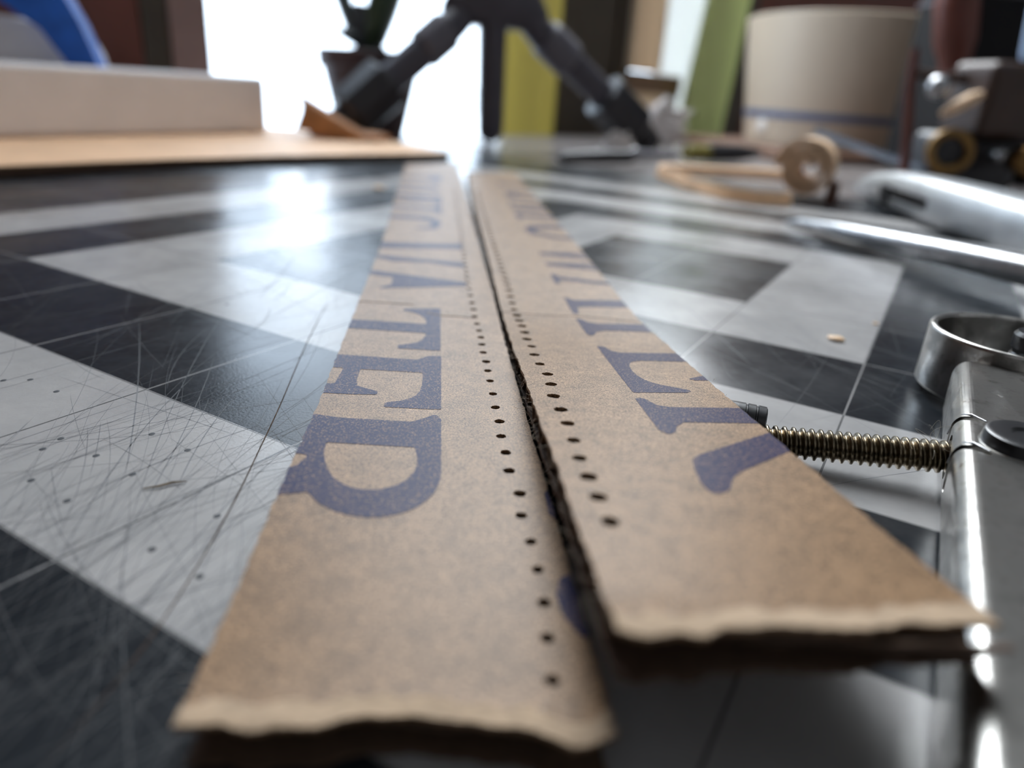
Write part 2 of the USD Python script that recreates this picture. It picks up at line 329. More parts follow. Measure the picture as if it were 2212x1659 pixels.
obj('wall_front', wbox(S0 - 100, S1 + 100, IN - 100, IN, ZF, ZC), M['roomwall'], kind=S)
obj('floor', wbox(S0 - 100, S1 + 100, IN - 100, 120, ZF - 50, ZF), M['floor'], kind=S)
obj('ceiling', wbox(S0 - 100, S1 + 100, IN - 100, 120, ZC, ZC + 50), M['ceiling'], kind=S)
for (a, b), nm, zt in ((w1, 'window_1', 330), (w2, 'window_2', 380)):
    p = thing(nm, None, None, wall((a + b) / 2, 60, -200)); tag(stage.GetPrimAtPath(p), kind=S)
    obj('pane', wbox(a, b, 18, 22, -200, zt), M['pane'], p)
    obj('sill', wbox(a, b, -12, 26, -225, -200), M['jamb'], p)
    obj('head', wbox(a, b, -12, 26, zt, zt + (24 if zt < 350 else 12)), M['jamb'], p)
p = thing('unseen_window_3', None, None, wall(370, 60, 400)); tag(stage.GetPrimAtPath(p), kind=S)  # unseen high window, place and size chosen to light the table from above
obj('pane', wbox(-60, 800, 18, 22, 400, 1650), M['pane'], p)
for a, b, z0, z1 in ((-60, 800, 396, 408), (-60, 800, 1620, 1650), (-60, -30, 430, 1620), (770, 800, 430, 1620), (355, 385, 430, 1620)): obj('frame_bar', wbox(a, b, -6, 26, z0, z1), M['jamb'], p)
obj('trim_1', wbox(w1[0] - 27, w1[0], -5, 26, -225, 355), M['jamb'], label='brown window jamb left of the bright window', kind=S)
obj('trim_2', join(wbox(262, 290, -10, 26, -225, 355), wbox(290, 372, -5, 26, -225, 355), wbox(372, 400, -9, 26, -225, 355)), M['darkframe'], label='dark brown post between the two windows', kind=S)
obj('trim_3', join(wbox(w2[1], w2[1] + 40, -14, 26, -225, 355), wbox(w2[1] + 40, w2[1] + 72, -6, 26, -225, 355)), M['darkframe'], label='dark brown frame right of the sage curtain', kind=S)
obj('trim_4', wbox(w1[0] - 45, w1[0] - 27, -2, 26, -225, 355), M['darkframe'], label='dark rebate strip left of the window jamb', kind=S)

def curtain(sa, sb, folds, depth, out, z0=-260, z1=298, tilt=0.0):
    def fn(u, v):
        z = z0 + (z1 - z0) * v
        s = sa + (sb - sa) * u + tilt * np.clip(z, 0, 400)
        o = out + depth * np.sin(2 * PI * folds * u + 0.4 * np.sin(5 * v)) * (0.8 + 0.2 * v)
        return np.stack([WP[0] + s * WD[0] + o * WN[0], WP[1] + s * WD[1] + o * WN[1], z], -1)
    return sheet(fn, 90, 24, 1.2)
obj('curtain', curtain(165, 258, 1.25, 9, -22, z1=298), M['curtain_green'], smooth=60, label='olive yellow curtain hanging right of the bright window', cat='curtain', group='window curtains')
obj('roller_blind', join(curtain(386, 466, 2.2, 1.5, -12, 70, 298)), M['blind'], smooth=60, label='beige blind covering the second window', cat='blind')
def wp3(s_, o_, z_): return wall(s_, o_, z_)
for sa_, sb_, lab_ in ((378, 628, 'thin brass rod carrying the short curtains of the second window'), (158, 266, 'short brass rod carrying the olive yellow curtain')):
    cr = thing('curtain_rod', lab_, 'curtain rod', wall((sa_ + sb_) / 2, -26, 304), group='curtain rods')
    obj('rod', sweep([wp3(sa_, -26, 304), wp3((sa_ + sb_) / 2, -26, 304), wp3(sb_, -26, 304)], [3.2] * 3, 14), M['brass'], cr, smooth=60)
    for s_ in (sa_ + 5, sb_ - 5): obj('bracket', sweep([wp3(s_, -26, 304), wp3(s_, -13, 304), wp3(s_, 0, 304)], [2.4] * 3, 10), M['brass'], cr, smooth=60)
t = thing('window_shelf', 'brown and beige low shelf board under the beige blind', 'shelf', wall(460, -24, -200))
obj('rail', wbox(382, 500, -24, -12, 46, 68), M['rail'], t); obj('panel', wbox(382, 500, -20, -12, -260, 46), M['blind'], t)
obj('curtain', curtain(462, 600, 1.3, 2, -3), M['sheer'], smooth=60, label='white sheer curtain strip between beige blind and sage curtain', cat='curtain', group='window curtains')
obj('curtain', curtain(474, 570, 0.75, 12, -44, tilt=0.13), M['curtain_sage'], smooth=60, label='sage green curtain at the second window', cat='curtain', group='window curtains')

# table: a plank top whose far edge runs along the window wall
t = thing('work_table', 'grey-brown work table standing against the window wall', 'table', (250, 200, ZF))
def tpt(s, o): return (WP + s * WD + o * WN)
tp = [tpt(-760, -60), tpt(1500, -60), tpt(1500, -1150), tpt(-760, -1150)]
obj('tabletop', prism(tp, -32, -2), M['table'], t)
for s, o in ((-700, -120), (1440, -120), (1440, -1090), (-700, -1090)):
    c = tpt(s, o); obj('leg', rotz(box((c[0], c[1], (ZF - 32) / 2), (60, 60, -ZF - 32), 4), 48.6, (c[0], c[1], 0)), M['table'], t)

# ---------------------------------------------------------------- cutting mat
rng = np.random.default_rng(7)
mat_path = thing('cutting_mat', 'grey cutting mat printed with nested light and dark squares', 'cutting mat', (0, 200, -2))
mc = sg.Polygon([mat_pt(-2.2, -6.3), mat_pt(14.4, -6.3), mat_pt(14.4, 10.3), mat_pt(-2.2, 10.3)]).buffer(-12).buffer(12, 8)
obj('mat_sheet', prism(np.array(mc.exterior.coords)[:-1], -1.95, 0.0), M['mat'], mat_path)
def ribbon(pts, w, z=0.012):
    p = np.asarray(pts, float); t = np.gradient(p, axis=0); t /= np.linalg.norm(t, axis=1, keepdims=True)
    nn = np.stack([-t[:, 1], t[:, 0]], 1); k = np.linspace(0, 1, len(p)); ww = (w * np.minimum(1, 6 * np.minimum(k, 1 - k) + 0.15))[:, None] / 2
    v = np.vstack([np.c_[p + nn * ww, np.full(len(p), z)], np.c_[p - nn * ww, np.full(len(p), z)]]); n = len(p); i = np.arange(n - 1)
    return trimesh.Trimesh(v, np.vstack([np.stack([i, i + n, i + n + 1], 1), np.stack([i, i + n + 1, i + 1], 1)]), process=False)
rib = []
def cut(p, q, w, bend=0.0, n=9):
    p, q = np.array(p, float), np.array(q, float); k = np.linspace(0, 1, n)[:, None]; d = q - p; nn = np.array([-d[1], d[0]])
    rib.append(ribbon(p + d * k + nn * bend * 4 * k * (1 - k), w))
for k in range(560):                                         # blade marks left of the strips and right of them
    left = k < 430
    c = (np.array([rng.uniform(-95, -12), rng.uniform(28, 190)]) if k < 230 else np.array([rng.uniform(-50, -14), rng.uniform(26, 75)])) if left else np.array([rng.uniform(25, 110), rng.uniform(70, 230)])
    ang = math.radians(rng.choice([rng.normal(97, 9), rng.normal(62, 10), rng.normal(128, 14), rng.normal(40, 20)], p=[0.42, 0.3, 0.18, 0.1]))
    L = rng.uniform(8, 46); d = np.array([math.cos(ang), math.sin(ang)]) * L / 2
    cut(c - d, c + d, rng.choice([0.045, 0.06, 0.09, 0.14], p=[0.35, 0.35, 0.22, 0.08]), rng.normal(0, 0.03))
for p, q, w, b in [((-60, 108), (-38, 62), .16, .01), ((-50, 118), (-32, 50), .1, -.02), ((-43, 96), (-31, 40), .12, .02), ((-39.6, 46), (-24, 70), .12, .0), ((-58, 62), (-26, 84), .1, .01), ((-75, 130), (-40, 105), .16, .0), ((-62, 96), (-58, 136), .16, .02), ((-66, 92), (-52, 128), .12, 0), ((-31, 28), (-24, 60), .14, -.02), ((-35, 30), (-23, 52), .12, .01),
                   ((48, 118), (58, 100), .2, 0), ((52, 112), (66, 96), .16, 0), ((40, 150), (52, 118), .25, .02), ((34, 142), (38, 108), .2, 0), ((60, 128), (74, 108), .22, 0)]:
    cut(p, q, w, b)
obj('scratch', join(*rib), M['scratch'], mat_path, kind='stuff')
pts = np.array([(-34.9, 128.7), (-33.2, 112), (-30.8, 94.7), (-28.6, 81), (-27.2, 69.6), (-25.9, 60), (-25.5, 55.2), (-24.7, 44.9), (-24.8, 36), (-26, 28)])
tt = np.linspace(0, 1, len(pts)); ti = np.linspace(0, 1, 60)
pp = np.c_[np.interp(ti, tt, pts[:, 0]), np.interp(ti, tt, pts[:, 1])]
pp = np.c_[np.convolve(np.pad(pp[:, 0], 4, 'edge'), np.ones(9) / 9, 'valid'), np.convolve(np.pad(pp[:, 1], 4, 'edge'), np.ones(9) / 9, 'valid')]
obj('cut_groove', ribbon(pp, 0.14, 0.016), M['groove'], mat_path, label='long curved brown blade cut')
for x, y in [(-48.6, 68.8), (-43.0, 65.7), (-49.0, 66.3), (-39.9, 71.3), (-34.5, 68.2), (-46.2, 60.1), (-40.8, 57.0), (-37.5, 62.5), (-26.4, 56.2), (-29.7, 50.6), (-24.3, 47.5), (-64.5, 82.9), (-61.6, 83.7), (-56.4, 80.7), (-51.3, 121.5), (62, 75), (58, 80.5), (54, 72)]:
    obj('pit', m3.Manifold.sphere(0.35, 14).scale([1, 1.1, 0.12]).translate([x, y, 0]), M['pit'], mat_path)
o = obj('splinter', sweep([(-35.1, 59.8, .15), (-33.8, 60.3, .22), (-32.8, 61.1, .25), (-31.6, 61.6, .18)], [.05, .11, .12, .04], 8), M['splinter'], smooth=40, label='thin brown splinter lying on the light mat stripe left of the strips', cat='splinter')
for (x, y, s), lb in zip([(58.1, 125.2, 1.0), (70.9, 137.9, .45), (128.1, 254.2, 1.2), (133.4, 229.3, 1.2), (-56, 281, 1.6)], ['tan crumb on the light mat stripe beyond the threaded rod', 'tiny tan crumb right of the larger crumb beyond the threaded rod', 'orange crumb between steel blade and utility knife, the farther of two', 'orange crumb between steel blade and utility knife, the nearer of two', 'pale crumb on the mat left of the far end of the flat strip']):
    b = trimesh.creation.icosphere(2, 1.0); b.vertices *= (0.7 + 0.6 * meshkit.noise(b.vertices * 1.7 + x)[:, None]) * np.array([1.5, 1.1, .4]) * s; b.vertices += [x, y, .4 * s]
    obj('crumb', b, M['leather_pale'], smooth=40, label=lb, cat='crumb', group='crumbs on the cutting mat')

# ---------------------------------------------------------------- the two corrugated strips
def shear(u, y): return u - 0.118 * (y - 30.9)
def zl(y): return 3.5 + 0.0 * y
def zr(y): return 3.35 + np.log1p(np.exp((110.8 - y) / 6.0)) * 6.0 * 0.1025
def strip_edge(us, ys, amp, seed):
    y = np.arange(ys[0], ys[-1], 0.8); u = np.interp(y, ys, us)
    return np.c_[u + amp * (meshkit.fbm(np.c_[y * 0.9, y * 0, y * 0], 3, seed) - 0.5), y]
def warp(mesh, zf, y0, lift):
    m = to_tm(mesh); v = np.array(m.vertices)
    u, y, z = v[:, 0].copy(), v[:, 1].copy(), v[:, 2].copy()
    front = lift * np.exp(-np.maximum(y - y0, 0) / 1.3)
    m.vertices = np.c_[shear(u, y), y, z + zf(y) + front]
    return m
def strip(label, left, right, front, back, holes, letters, spots, zf, seed, crease):
    path = thing('cardboard_strip', label, 'cardboard strip', (shear(left[0][0] + 12, 30.9), 60, 0), group='cardboard strips')
    eL, eR = strip_edge(*left, 0.35, seed), strip_edge(*right, 0.35, seed + 5)
    fy = np.array(front); fu = np.arange(fy[0, 0], fy[-1, 0], 0.35)
    fr = np.c_[fu, np.interp(fu, fy[:, 0], fy[:, 1]) + 0.35 * (meshkit.fbm(np.c_[fu * 2.2, fu * 0, fu * 0], 3, seed) - 0.5)]
    poly = sg.Polygon(np.vstack([fr, eR[eR[:, 1] > fy[-1, 1] + .3], np.array(back), eL[eL[:, 1] > fy[0, 1] + .3][::-1]])).buffer(0)
    y0 = float(fy[:, 1].mean())
    top = m3.CrossSection([np.array(poly.exterior.coords)[:-1].tolist()], m3.FillRule.EvenOdd)
    hr = np.random.default_rng(seed)
    hs = []
    for (u, y, w) in holes:
        k = 18; th = np.linspace(0, 2 * PI, k, endpoint=False); r = 1 + 0.12 * hr.normal(size=k) * 0.6
        hs.append((np.c_[u + w / 2 * r * np.cos(th) + 0.08 * np.sin(th), y + w / 2 * 1.02 * r * np.sin(th)]).tolist())
    HX = m3.CrossSection(hs, m3.FillRule.NonZero)
    liner = (top - HX).extrude(0.36).translate([0, 0, -0.36]).refine_to_length(2.2)
    obj('top_liner', warp(liner, zf, y0, 0.35), M['kraft'], path, label='perforated brown face paper')
    # fluted core: ridges run across the strip
    inner = poly.buffer(-0.5)
    x0, ya, x1, yb = inner.bounds
    def fn(u, v):
        y = ya + (yb - ya) * v
        a = np.interp(y[0], eL[:, 1], eL[:, 0]) + 0.35; b = np.interp(y[0], eR[:, 1], eR[:, 0]) - 0.3
        uu = a[None] + (b - a)[None] * u
        z = -1.72 + 1.12 * np.sin(2 * PI * (y + 0.18 * np.sin(uu * 0.7 + seed)) / 6.4 + seed)
        yy = y + (0.6 + 0.9 * (meshkit.noise(np.stack([uu * 0.35, uu * 0, uu * 0 + seed], -1)) - 0.3)) * np.clip(1 - (y - ya) / 6, 0, 1) * (1.0)
        return np.stack([uu, yy + 1.0 * np.clip(1 - (y - ya) / 6, 0, 1), z], -1)
    core = sheet(fn, 14, int((yb - ya) / 0.55), 0.26)
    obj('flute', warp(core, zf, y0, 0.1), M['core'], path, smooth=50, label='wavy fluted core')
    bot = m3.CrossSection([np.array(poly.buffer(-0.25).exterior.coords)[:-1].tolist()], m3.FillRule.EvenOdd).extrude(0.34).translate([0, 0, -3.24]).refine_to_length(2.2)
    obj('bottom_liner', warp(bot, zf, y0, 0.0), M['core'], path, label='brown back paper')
    # torn lip along the cut front: pale paper pulled up from the face
    lip = sg.Polygon(np.vstack([fr + [0, -0.05], fr[::-1] + np.c_[np.zeros(len(fr)), 1.3 + 0.9 * meshkit.noise(np.c_[fr[::-1, 0] * .8, fr[:, 0] * 0, fr[:, 0] * 0 + seed])]])).buffer(0).intersection(poly.buffer(0.05))
    for g in getattr(lip, 'geoms', [lip]):
        if g.area > 1: obj('torn_lip', warp(m3.CrossSection([np.array(g.exterior.coords)[:-1].tolist()], m3.FillRule.EvenOdd).extrude(0.1).translate([0, 0, -0.02]).refine_to_length(0.9), zf, y0, 0.36), M['torn'], path, label='pale torn paper lip at the cut end')
    # printing
    def ink(name, q, m, z=0.03, lab=None):
        g = sg.Polygon(q[0], q[1:]).buffer(0) if isinstance(q[0][0], (tuple, list)) else sg.Polygon(q).buffer(0)
        g = g.buffer(0.35).buffer(-0.35).buffer(-0.3).buffer(0.3).intersection(poly.buffer(-0.02))
        gs = [x for x in getattr(g, 'geoms', [g]) if x.area > .2]
        if not gs: return
        cs = m3.CrossSection([np.array(r.coords)[:-1].tolist() for x in gs for r in (x.exterior, *x.interiors)], m3.FillRule.EvenOdd) - HX
        obj(name, warp(cs.extrude(0.03 + z).translate([0, 0, -0.03]).refine_to_length(2.0), zf, y0, 0.35), m, path, label=lab)
    for q in letters: ink('printed_letter', q, M['ink'])
    for q in spots: ink('ink_spot', q, M['ink'], lab='dark blue ink spot at the cut edge')
    for c in crease:
        obj('crease', warp(m3.CrossSection([np.array(sg.LineString(c).buffer(0.22).exterior.coords)[:-1].tolist()], m3.FillRule.EvenOdd).extrude(0.045).refine_to_length(1.5), zf, y0, 0), M['crease'], path, label='brown fold line across the strip')
    # loose fibres on the cut edges
    fib = []
    for e, sd in ((eL, -1), (eR, 1)):
        for k in range(230 if (sd > 0) == (seed == 3) else 70):
            u, y = e[hr.integers(0, min(len(e), 170))]; z = hr.uniform(-3, 0); L = hr.uniform(.3, 1.3)
            d = np.array([sd * hr.uniform(.2, 1), hr.normal(0, .7), hr.normal(0.1, .6)]); d *= L / np.linalg.norm(d); cv = hr.normal(0, .25, 3)
            ln = np.array([[u, y, z] + d * k2 + cv * k2 * k2 for k2 in (0, .35, .7, 1)])
            fib.append(np.c_[shear(ln[:, 0], ln[:, 1]), ln[:, 1], np.maximum(ln[:, 2] + zf(ln[:, 1]), 0.05)])
    curves('paper_fibre', fib, 0.028, M['hair'], path)
    return path

def cr(p, n=7):
    p = np.array(p, float); q = np.vstack([2 * p[0] - p[1], p, 2 * p[-1] - p[-2]]); o = []
    for i in range(1, len(q) - 2):
        for t in np.linspace(0, 1, n, endpoint=False):
            o.append(tuple(0.5 * ((2 * q[i]) + (q[i + 1] - q[i - 1]) * t + (2 * q[i - 1] - 5 * q[i] + 4 * q[i + 1] - q[i + 2]) * t ** 2 + (3 * q[i] - q[i - 1] - 3 * q[i + 1] + q[i + 2]) * t ** 3)))
    return o + [tuple(p[-1])]
def bar(u0, u1, ya, yb): return [(u0, ya), (u1, ya), (u1, yb), (u0, yb)]
# upper half of the lettering, reading towards the camera with its top to the right
LT = [
    # R
    [[(-18, 72.3), (-14, 71.6), *cr([(-6, 71.8), (-4.6, 73.0), (-3.4, 74.0), (-2.7, 73.0)]), *cr([(-2.7, 63), (-2.8, 59.8), (-3.6, 56.6), (-5.4, 54.0), (-8.2, 52.5), (-10.9, 52.6), (-13.3, 53.9), (-14.8, 55.8)]), (-18.5, 54.6), (-18.5, 58.8), (-16.6, 60.6), (-15.9, 62.6), (-18, 63.0)],
     [(-14.6, 65.6), (-5.4, 65.8), *cr([(-5.1, 63.4), (-5.3, 60.9), (-6.5, 58.5), (-8.5, 57.1), (-10.9, 57.1), (-12.8, 58.6), (-13.9, 61.0), (-14.4, 63.0)])]],
    # E
    [(-18, 91.2), (-6, 91.2), (-4.4, 93.0), (-2.7, 93.3), (-2.7, 75.6), (-5.0, 75.4), (-9.4, 75.2), (-9.3, 76.3), *cr([(-9.0, 76.6), (-6.8, 77.8), (-5.5, 79.8), (-5.1, 83), (-5.1, 86.6)]), (-13.2, 86.4), (-13.3, 83), (-13, 80.8), (-10.4, 79.6), (-10.4, 78.6), (-13.2, 78.2), (-18, 78.0), (-18, 80.6), (-15.8, 81.2), (-15.4, 86.4), (-18, 86.4)],
    # T
    [(-2.8, 116.2), (-9.0, 114.6), *cr([(-8.8, 113.6), (-6.6, 112.2), (-5.3, 110), (-5.0, 107.2)]), (-18, 107.0), (-18, 102.6), (-5.0, 102.7), *cr([(-5.0, 101.4), (-6.2, 98.4), (-8.9, 96.6)]), (-8.9, 95.2), (-2.8, 95.4)],
    # A
    [(-18, 124.8), (2.0, 132.0), (2.2, 134.8), (-18, 139.8), (-18, 136.2), (-12, 134.8), (-12, 129.6), (-18, 127.4 - 6)],
    # W
    [(2.2, 172.5), (2.2, 163.5), (0.8, 165.2), (-8, 162.6), (-17, 160.2), (-17, 153.5), (2.2, 151.2), (2.2, 146.8), (-6, 149.4), (-18, 147.6), (-18, 144.8), (2.2, 137.6), (2.2, 141.6), (0.6, 141.6), (-9, 145.8), (-18, 152.0), (-18, 166.8), (-4, 168.9), (0.6, 170.4)],
    # C
    [(-18, 204), (-12, 206.5), (-6, 205.5), (-3, 201), (-2.6, 194), (-4.2, 187.6), (-9.0, 186.4), (-9.2, 188.2), (-6, 190.4), (-5, 195), (-6, 198.6), (-10, 201), (-18, 199.2)],
    # I, N, O, T
    [(-18, 222), (-5, 222), (-4.4, 225), (-2.6, 225), (-2.6, 213), (-4.4, 213), (-5, 217), (-18, 217)],
    [(-18, 246), (-5, 246), (-4.4, 249), (-2.6, 249), (-2.6, 241.5), (-18, 233), (-18, 236), (-8, 241.4), (-18, 241.4)],
    [(-18, 236), (-5, 236), (-4.4, 238.5), (-2.6, 238.5), (-2.6, 229), (-4.4, 229), (-5, 233), (-18, 233)],
    [[(-18, 277), (-10, 276), (-5, 272), (-2.6, 266), (-5, 260), (-10, 256.5), (-18, 255.5)], [(-18, 271), (-10, 271), (-6, 268.5), (-5, 266), (-6, 263.5), (-10, 261), (-18, 261)]],
    [(-2.8, 306), (-9, 304.6), (-5.2, 299), (-18, 299), (-18, 294), (-5, 294), (-9, 286.4), (-2.8, 286)],
]
# lower half: the feet of the letters, to the left
LB = [
    [(32.5, 66.8), (30.5, 65.9), *cr([(20.8, 58.4), (19.6, 57.0), (18.9, 54.2), (18.5, 51.4), (19.0, 50.0), (20.4, 50.8), (21.8, 53.4), (23.6, 55.4)]), (30.1, 60.8), (32.5, 62.4)],          # R, leg
    [(19.0, 74.3), (20.0, 74.8), (20.9, 72.4), (22.3, 72.0), (32.5, 73.8), (32.5, 68.8), (22.2, 67.2), (20.9, 65.6), (20.3, 63.9), (19.3, 63.2), (18.7, 64.2)],   # R, stem
    [(19.9, 98.8), (20.9, 98.8), (21.6, 96.4), (22.6, 95.8), (33, 98.2), (33, 93.6), *cr([(24.4, 92.0), (22.7, 90.6), (21.9, 87.4), (22.0, 83.8), (23.2, 81.2), (26.4, 79.4), (26.8, 78.8), (26.2, 78.1)]), (19.4, 76.6)],   # E
    [(28.4, 84.4), (31.8, 87.0), (33, 87.2), (33, 84.6), (29.0, 83.8)],
    [(19.8, 115.4), (20.8, 115.4), (21.6, 113.6), (23.0, 113.2), (33, 115.2), (33, 110.4), (23.0, 108.9), (21.6, 107.4), (20.8, 105.4), (19.9, 105.4)],   # T
    [(20.0, 129.2), (20.8, 129.2), (21.4, 127.8), (33, 130.4), (33, 125.6), (21.6, 123.4), (21.0, 119.0), (20.0, 118.2)],   # A
    [(20.0, 147.4), (20.9, 147.4), (21.4, 145.6), (33, 142.8), (33, 140.6), (21.4, 142.6), (20.9, 139.4), (20.0, 139.4)],
    [(33, 153.0), (20.4, 155.0), (20.4, 157.6), (33, 160.0), (33, 157.6), (26, 156.4), (33, 155.2)],   # W
    [(33, 163.8), (20.4, 165.8), (20.4, 168.4), (33, 171.0), (33, 168.6), (26, 167.2), (33, 166.2)],
    [(33, 186.5), (27, 187.2), (21.4, 191), (20.0, 197), (21.6, 203), (27, 206.4), (33, 206.5), (33, 201.5), (27, 201.4), (23.6, 199), (22.8, 196), (24, 193), (28, 190.6), (33, 190.2)],   # C
    [(20, 225), (21, 225), (21.6, 222.4), (33, 222.4), (33, 217.4), (21.6, 217.4), (21, 213), (20, 213)],
    [(20, 249), (21, 249), (21.6, 246.4), (33, 246.4), (33, 243.4), (21.6, 243.4), (21, 239), (20, 239)],
    [(20, 234.6), (33, 242), (33, 238.4), (24, 233), (33, 233), (33, 230.4), (20, 230.4)],
    [(33, 255.5), (26, 257), (21, 261), (20, 266), (21, 271), (26, 275.5), (33, 277), (33, 272), (27, 271), (23, 266), (27, 261), (33, 260.4)],
    [(20, 302), (21, 302), (21.6, 299), (33, 299), (33, 294), (21.6, 294), (21, 291), (20, 291)],
]
HL = [(4.4, 35.4), (4.6, 39.2), (4.9, 42.9), (4.9, 46.8), (4.8, 50.5), (4.4, 54.4), (4.6, 58.1), (4.0, 62.3), (4.0, 66.1), (3.8, 69.8), (3.9, 73.5), (3.7, 77.3), (3.7, 81.3), (3.6, 85.5), (3.5, 89.0), (3.5, 92.4), (3.3, 96.0), (3.3, 99.4), (3.3, 102.6), (3.2, 105.8), (3.0, 109.2), (2.8, 113.0), (2.8, 117.0), (2.7, 121.0), (2.6, 125.8), (2.5, 130.2)]
HL += [(2.4 - 0.002 * k, 134 + 3.9 * k) for k in range(36)]
HRR = [(9.2, 43.9), (9.2, 47.8), (9.2, 51.6), (9.2, 55.5), (9.5, 59.8), (9.7, 64.4), (9.7, 68.6), (9.7, 73.2), (10.1, 77.8), (10.3, 82.1), (10.0, 86.7), (9.9, 91.4), (10.1, 96.0), (9.9, 100.2), (10.1, 104.4), (10.1, 108.4), (10.0, 111.8), (9.9, 115), (9.8, 118.6), (9.9, 122.8), (10.0, 127.3), (10.1, 131.8)]
HRR += [(10.1, 135.8 + 4 * k) for k in range(34)]
hj = random.Random(4)
hl = [(u, y, hj.uniform(1.0, 1.2)) for u, y in HL]; hr_ = [(u, y, hj.uniform(1.35, 1.6)) for u, y in HRR]
CR = lambda u0, u1, y, s: [(u, y + 0.9 * (meshkit.noise(np.array([u * .4, s, 0.])) - .5)) for u in np.linspace(u0, u1, 16)]
strip('flat brown cardboard strip with blue letter tops and a row of fine holes',
      ([-17.9, -16.9, -16.5, -16.9, -17.9, -18.9, -19], [29.6, 75, 155, 200, 245, 333, 340]), ([7.7, 7.4, 7.1, 6.8, 6.8, 6.5, 6.0, 4.9, 4.7], [31.4, 60, 80, 100, 130, 156, 270, 350, 366]),
      [(-17.9, 29.6), (-15.6, 30.0), (-13.7, 29.7), (-12.0, 30.1), (-9.9, 30.3), (-8.3, 31.0), (-7.2, 31.4), (-4.2, 31.8), (-1.7, 31.5), (1.7, 31.3), (2.3, 31.3), (3.8, 30.7), (4.9, 30.0), (6.6, 30.7), (7.7, 31.4)],
      [(4.7, 366), (-19, 341)], hl, LT, [[(8.2, 47), (6.6, 46), (5.9, 44), (6.1, 41.6), (6.9, 39.8), (8.2, 39)], [(8, 60), (7.0, 58.5), (6.9, 55), (8, 53)]], zl, 3,
      [CR(-16.5, -7.5, 117.2, 1), CR(-5, 3, 112.6, 2)])
strip('raised brown cardboard strip with blue letter feet, propped on the multi-tool',
      ([6.5, 6.9, 7.2, 7.4, 7.6, 7.9, 7.9, 8.4, 8.9], [30.6, 53, 80, 101, 116, 167, 250, 290, 325]), ([29.8, 29.6, 30.0, 30.6, 31.4, 31.0, 31.4, 31.6, 31.2, 31.2], [34.0, 44, 55, 77, 103, 120, 160, 192, 240, 342]),
      [(6.5, 30.6), (8.0, 30.2), (9.7, 30.8), (11.1, 30.7), (12.3, 31.4), (16.0, 32.1), (20.5, 32.3), (22.2, 32.8), (24.0, 33.6), (24.8, 33.5), (26.9, 33.9), (28.4, 34.1), (29.8, 34.0)],
      [(31.2, 342), (8.9, 325)], hr_, LB, [], zr, 9, [CR(8, 30.5, 116.8, 3)])

# ---------------------------------------------------------------- pocket multi-tool at the right
E = np.array([0.475, 0.880]); E /= np.linalg.norm(E); Wd = np.array([E[1], -E[0]]); TC = np.array([60.4, 94.0])
def tl(w, t): p = TC + E * t + Wd * w; return p
mt = thing('pocket_multitool', 'worn steel folding multi-tool with a black pivot screw lying under the raised strip', 'multi-tool', (*tl(15, -60), 0.1))
def tbox(w0, w1, t0, t1, z0, z1, r):
    c = tl((w0 + w1) / 2, (t0 + t1) / 2)
    return box((0, 0, 0), (w1 - w0, t1 - t0, z1 - z0), r).rotate([0, 0, math.degrees(math.atan2(-E[0], E[1]))]).translate([c[0], c[1], (z0 + z1) / 2])
def edge_round():
    # cross-section with big round shoulders on the long edges
    cs = m3.CrossSection.batch_hull([m3.CrossSection.circle(1.9, 40).translate([1.9, 6.1]), m3.CrossSection.circle(1.0, 24).translate([1.3, 1.2]), m3.CrossSection.circle(1.9, 40).translate([28.1, 6.1]), m3.CrossSection.circle(1.0, 24).translate([28.7, 1.2])])
    b = cs.extrude(112).rotate([90, 0, 0])           # x = w, z = height, y from 0 to -112
    ends = m3.Manifold.batch_hull([m3.Manifold.cylinder(20, 2.2, 2.2, 40).translate([w, t, -5]) for w in (2.2, 27.8) for t in (-2.2, -109.8)])
    return b ^ ends
body = edge_round()
def slit(t, lean):
    pts = [(0.0, t + 0.5 * lean, 2.6), (0.5, t + 0.3 * lean, 5.0), (1.0, t - 0.3 * lean, 6.6), (1.7, t - 1.1 * lean, 7.4), (2.7, t - 1.9 * lean, 8.0)]
    rr = [1.1, 1.1, 1.05, 0.9, 0.35]
    sp = [m3.Manifold.sphere(r, 16).translate(list(p)) for p, r in zip(pts, rr)]
    return m3.Manifold.batch_boolean([m3.Manifold.batch_hull([sp[i], sp[i + 1]]) for i in range(4)], m3.OpType.Add)
T1, T2 = -22.0, -30.6
cutters = slit(T1, 1.0) + slit(T2, 1.0) + m3.Manifold.cylinder(6, 2.5, 2.5, 32).rotate([0, 90, 0]).translate([-2, -25.8, 3.9])
def place(m):
    return m.transform(np.array([[Wd[0], E[0], 0, TC[0]], [Wd[1], E[1], 0, TC[1]], [0, 0, 1, 0.1]]).tolist())
cavity = box((15, -56, 3.8), (27.6, 108, 6.2), 1.2)
obj('body', place(body - cavity - cutters), M['steel'], mt, smooth=35)
def lip(t):
    ln = np.array([(-0.05, t + 1.45, 4.6), (0.2, t + 1.3, 6.2), (0.75, t + 0.75, 7.5), (1.5, t - 0.15, 8.05), (2.8, t - 1.6, 8.15)])
    q = np.c_[TC[0] + ln[:, 0] * Wd[0] + ln[:, 1] * E[0], TC[1] + ln[:, 0] * Wd[1] + ln[:, 1] * E[1], ln[:, 2] + .1]
    return sweep(q, [.1, .14, .17, .15, .08], 12)
obj('slot_lip', lip(T1), M['bright'], mt, smooth=50); obj('slot_lip', lip(T2), M['bright'], mt, smooth=50)
pv = np.array([52.1, 66.1])
obj('pivot_screw', lathe((pv[0], pv[1], 7.6), (0, 0, 1), [(0, 3.9), (0.9, 3.9), (1.8, 3.75), (2.05, 3.3), (2.05, 1.6), (1.75, 1.3), (1.75, 0.01)], 48), M['blacking'], mt, smooth=35, label='black flat pivot screw')
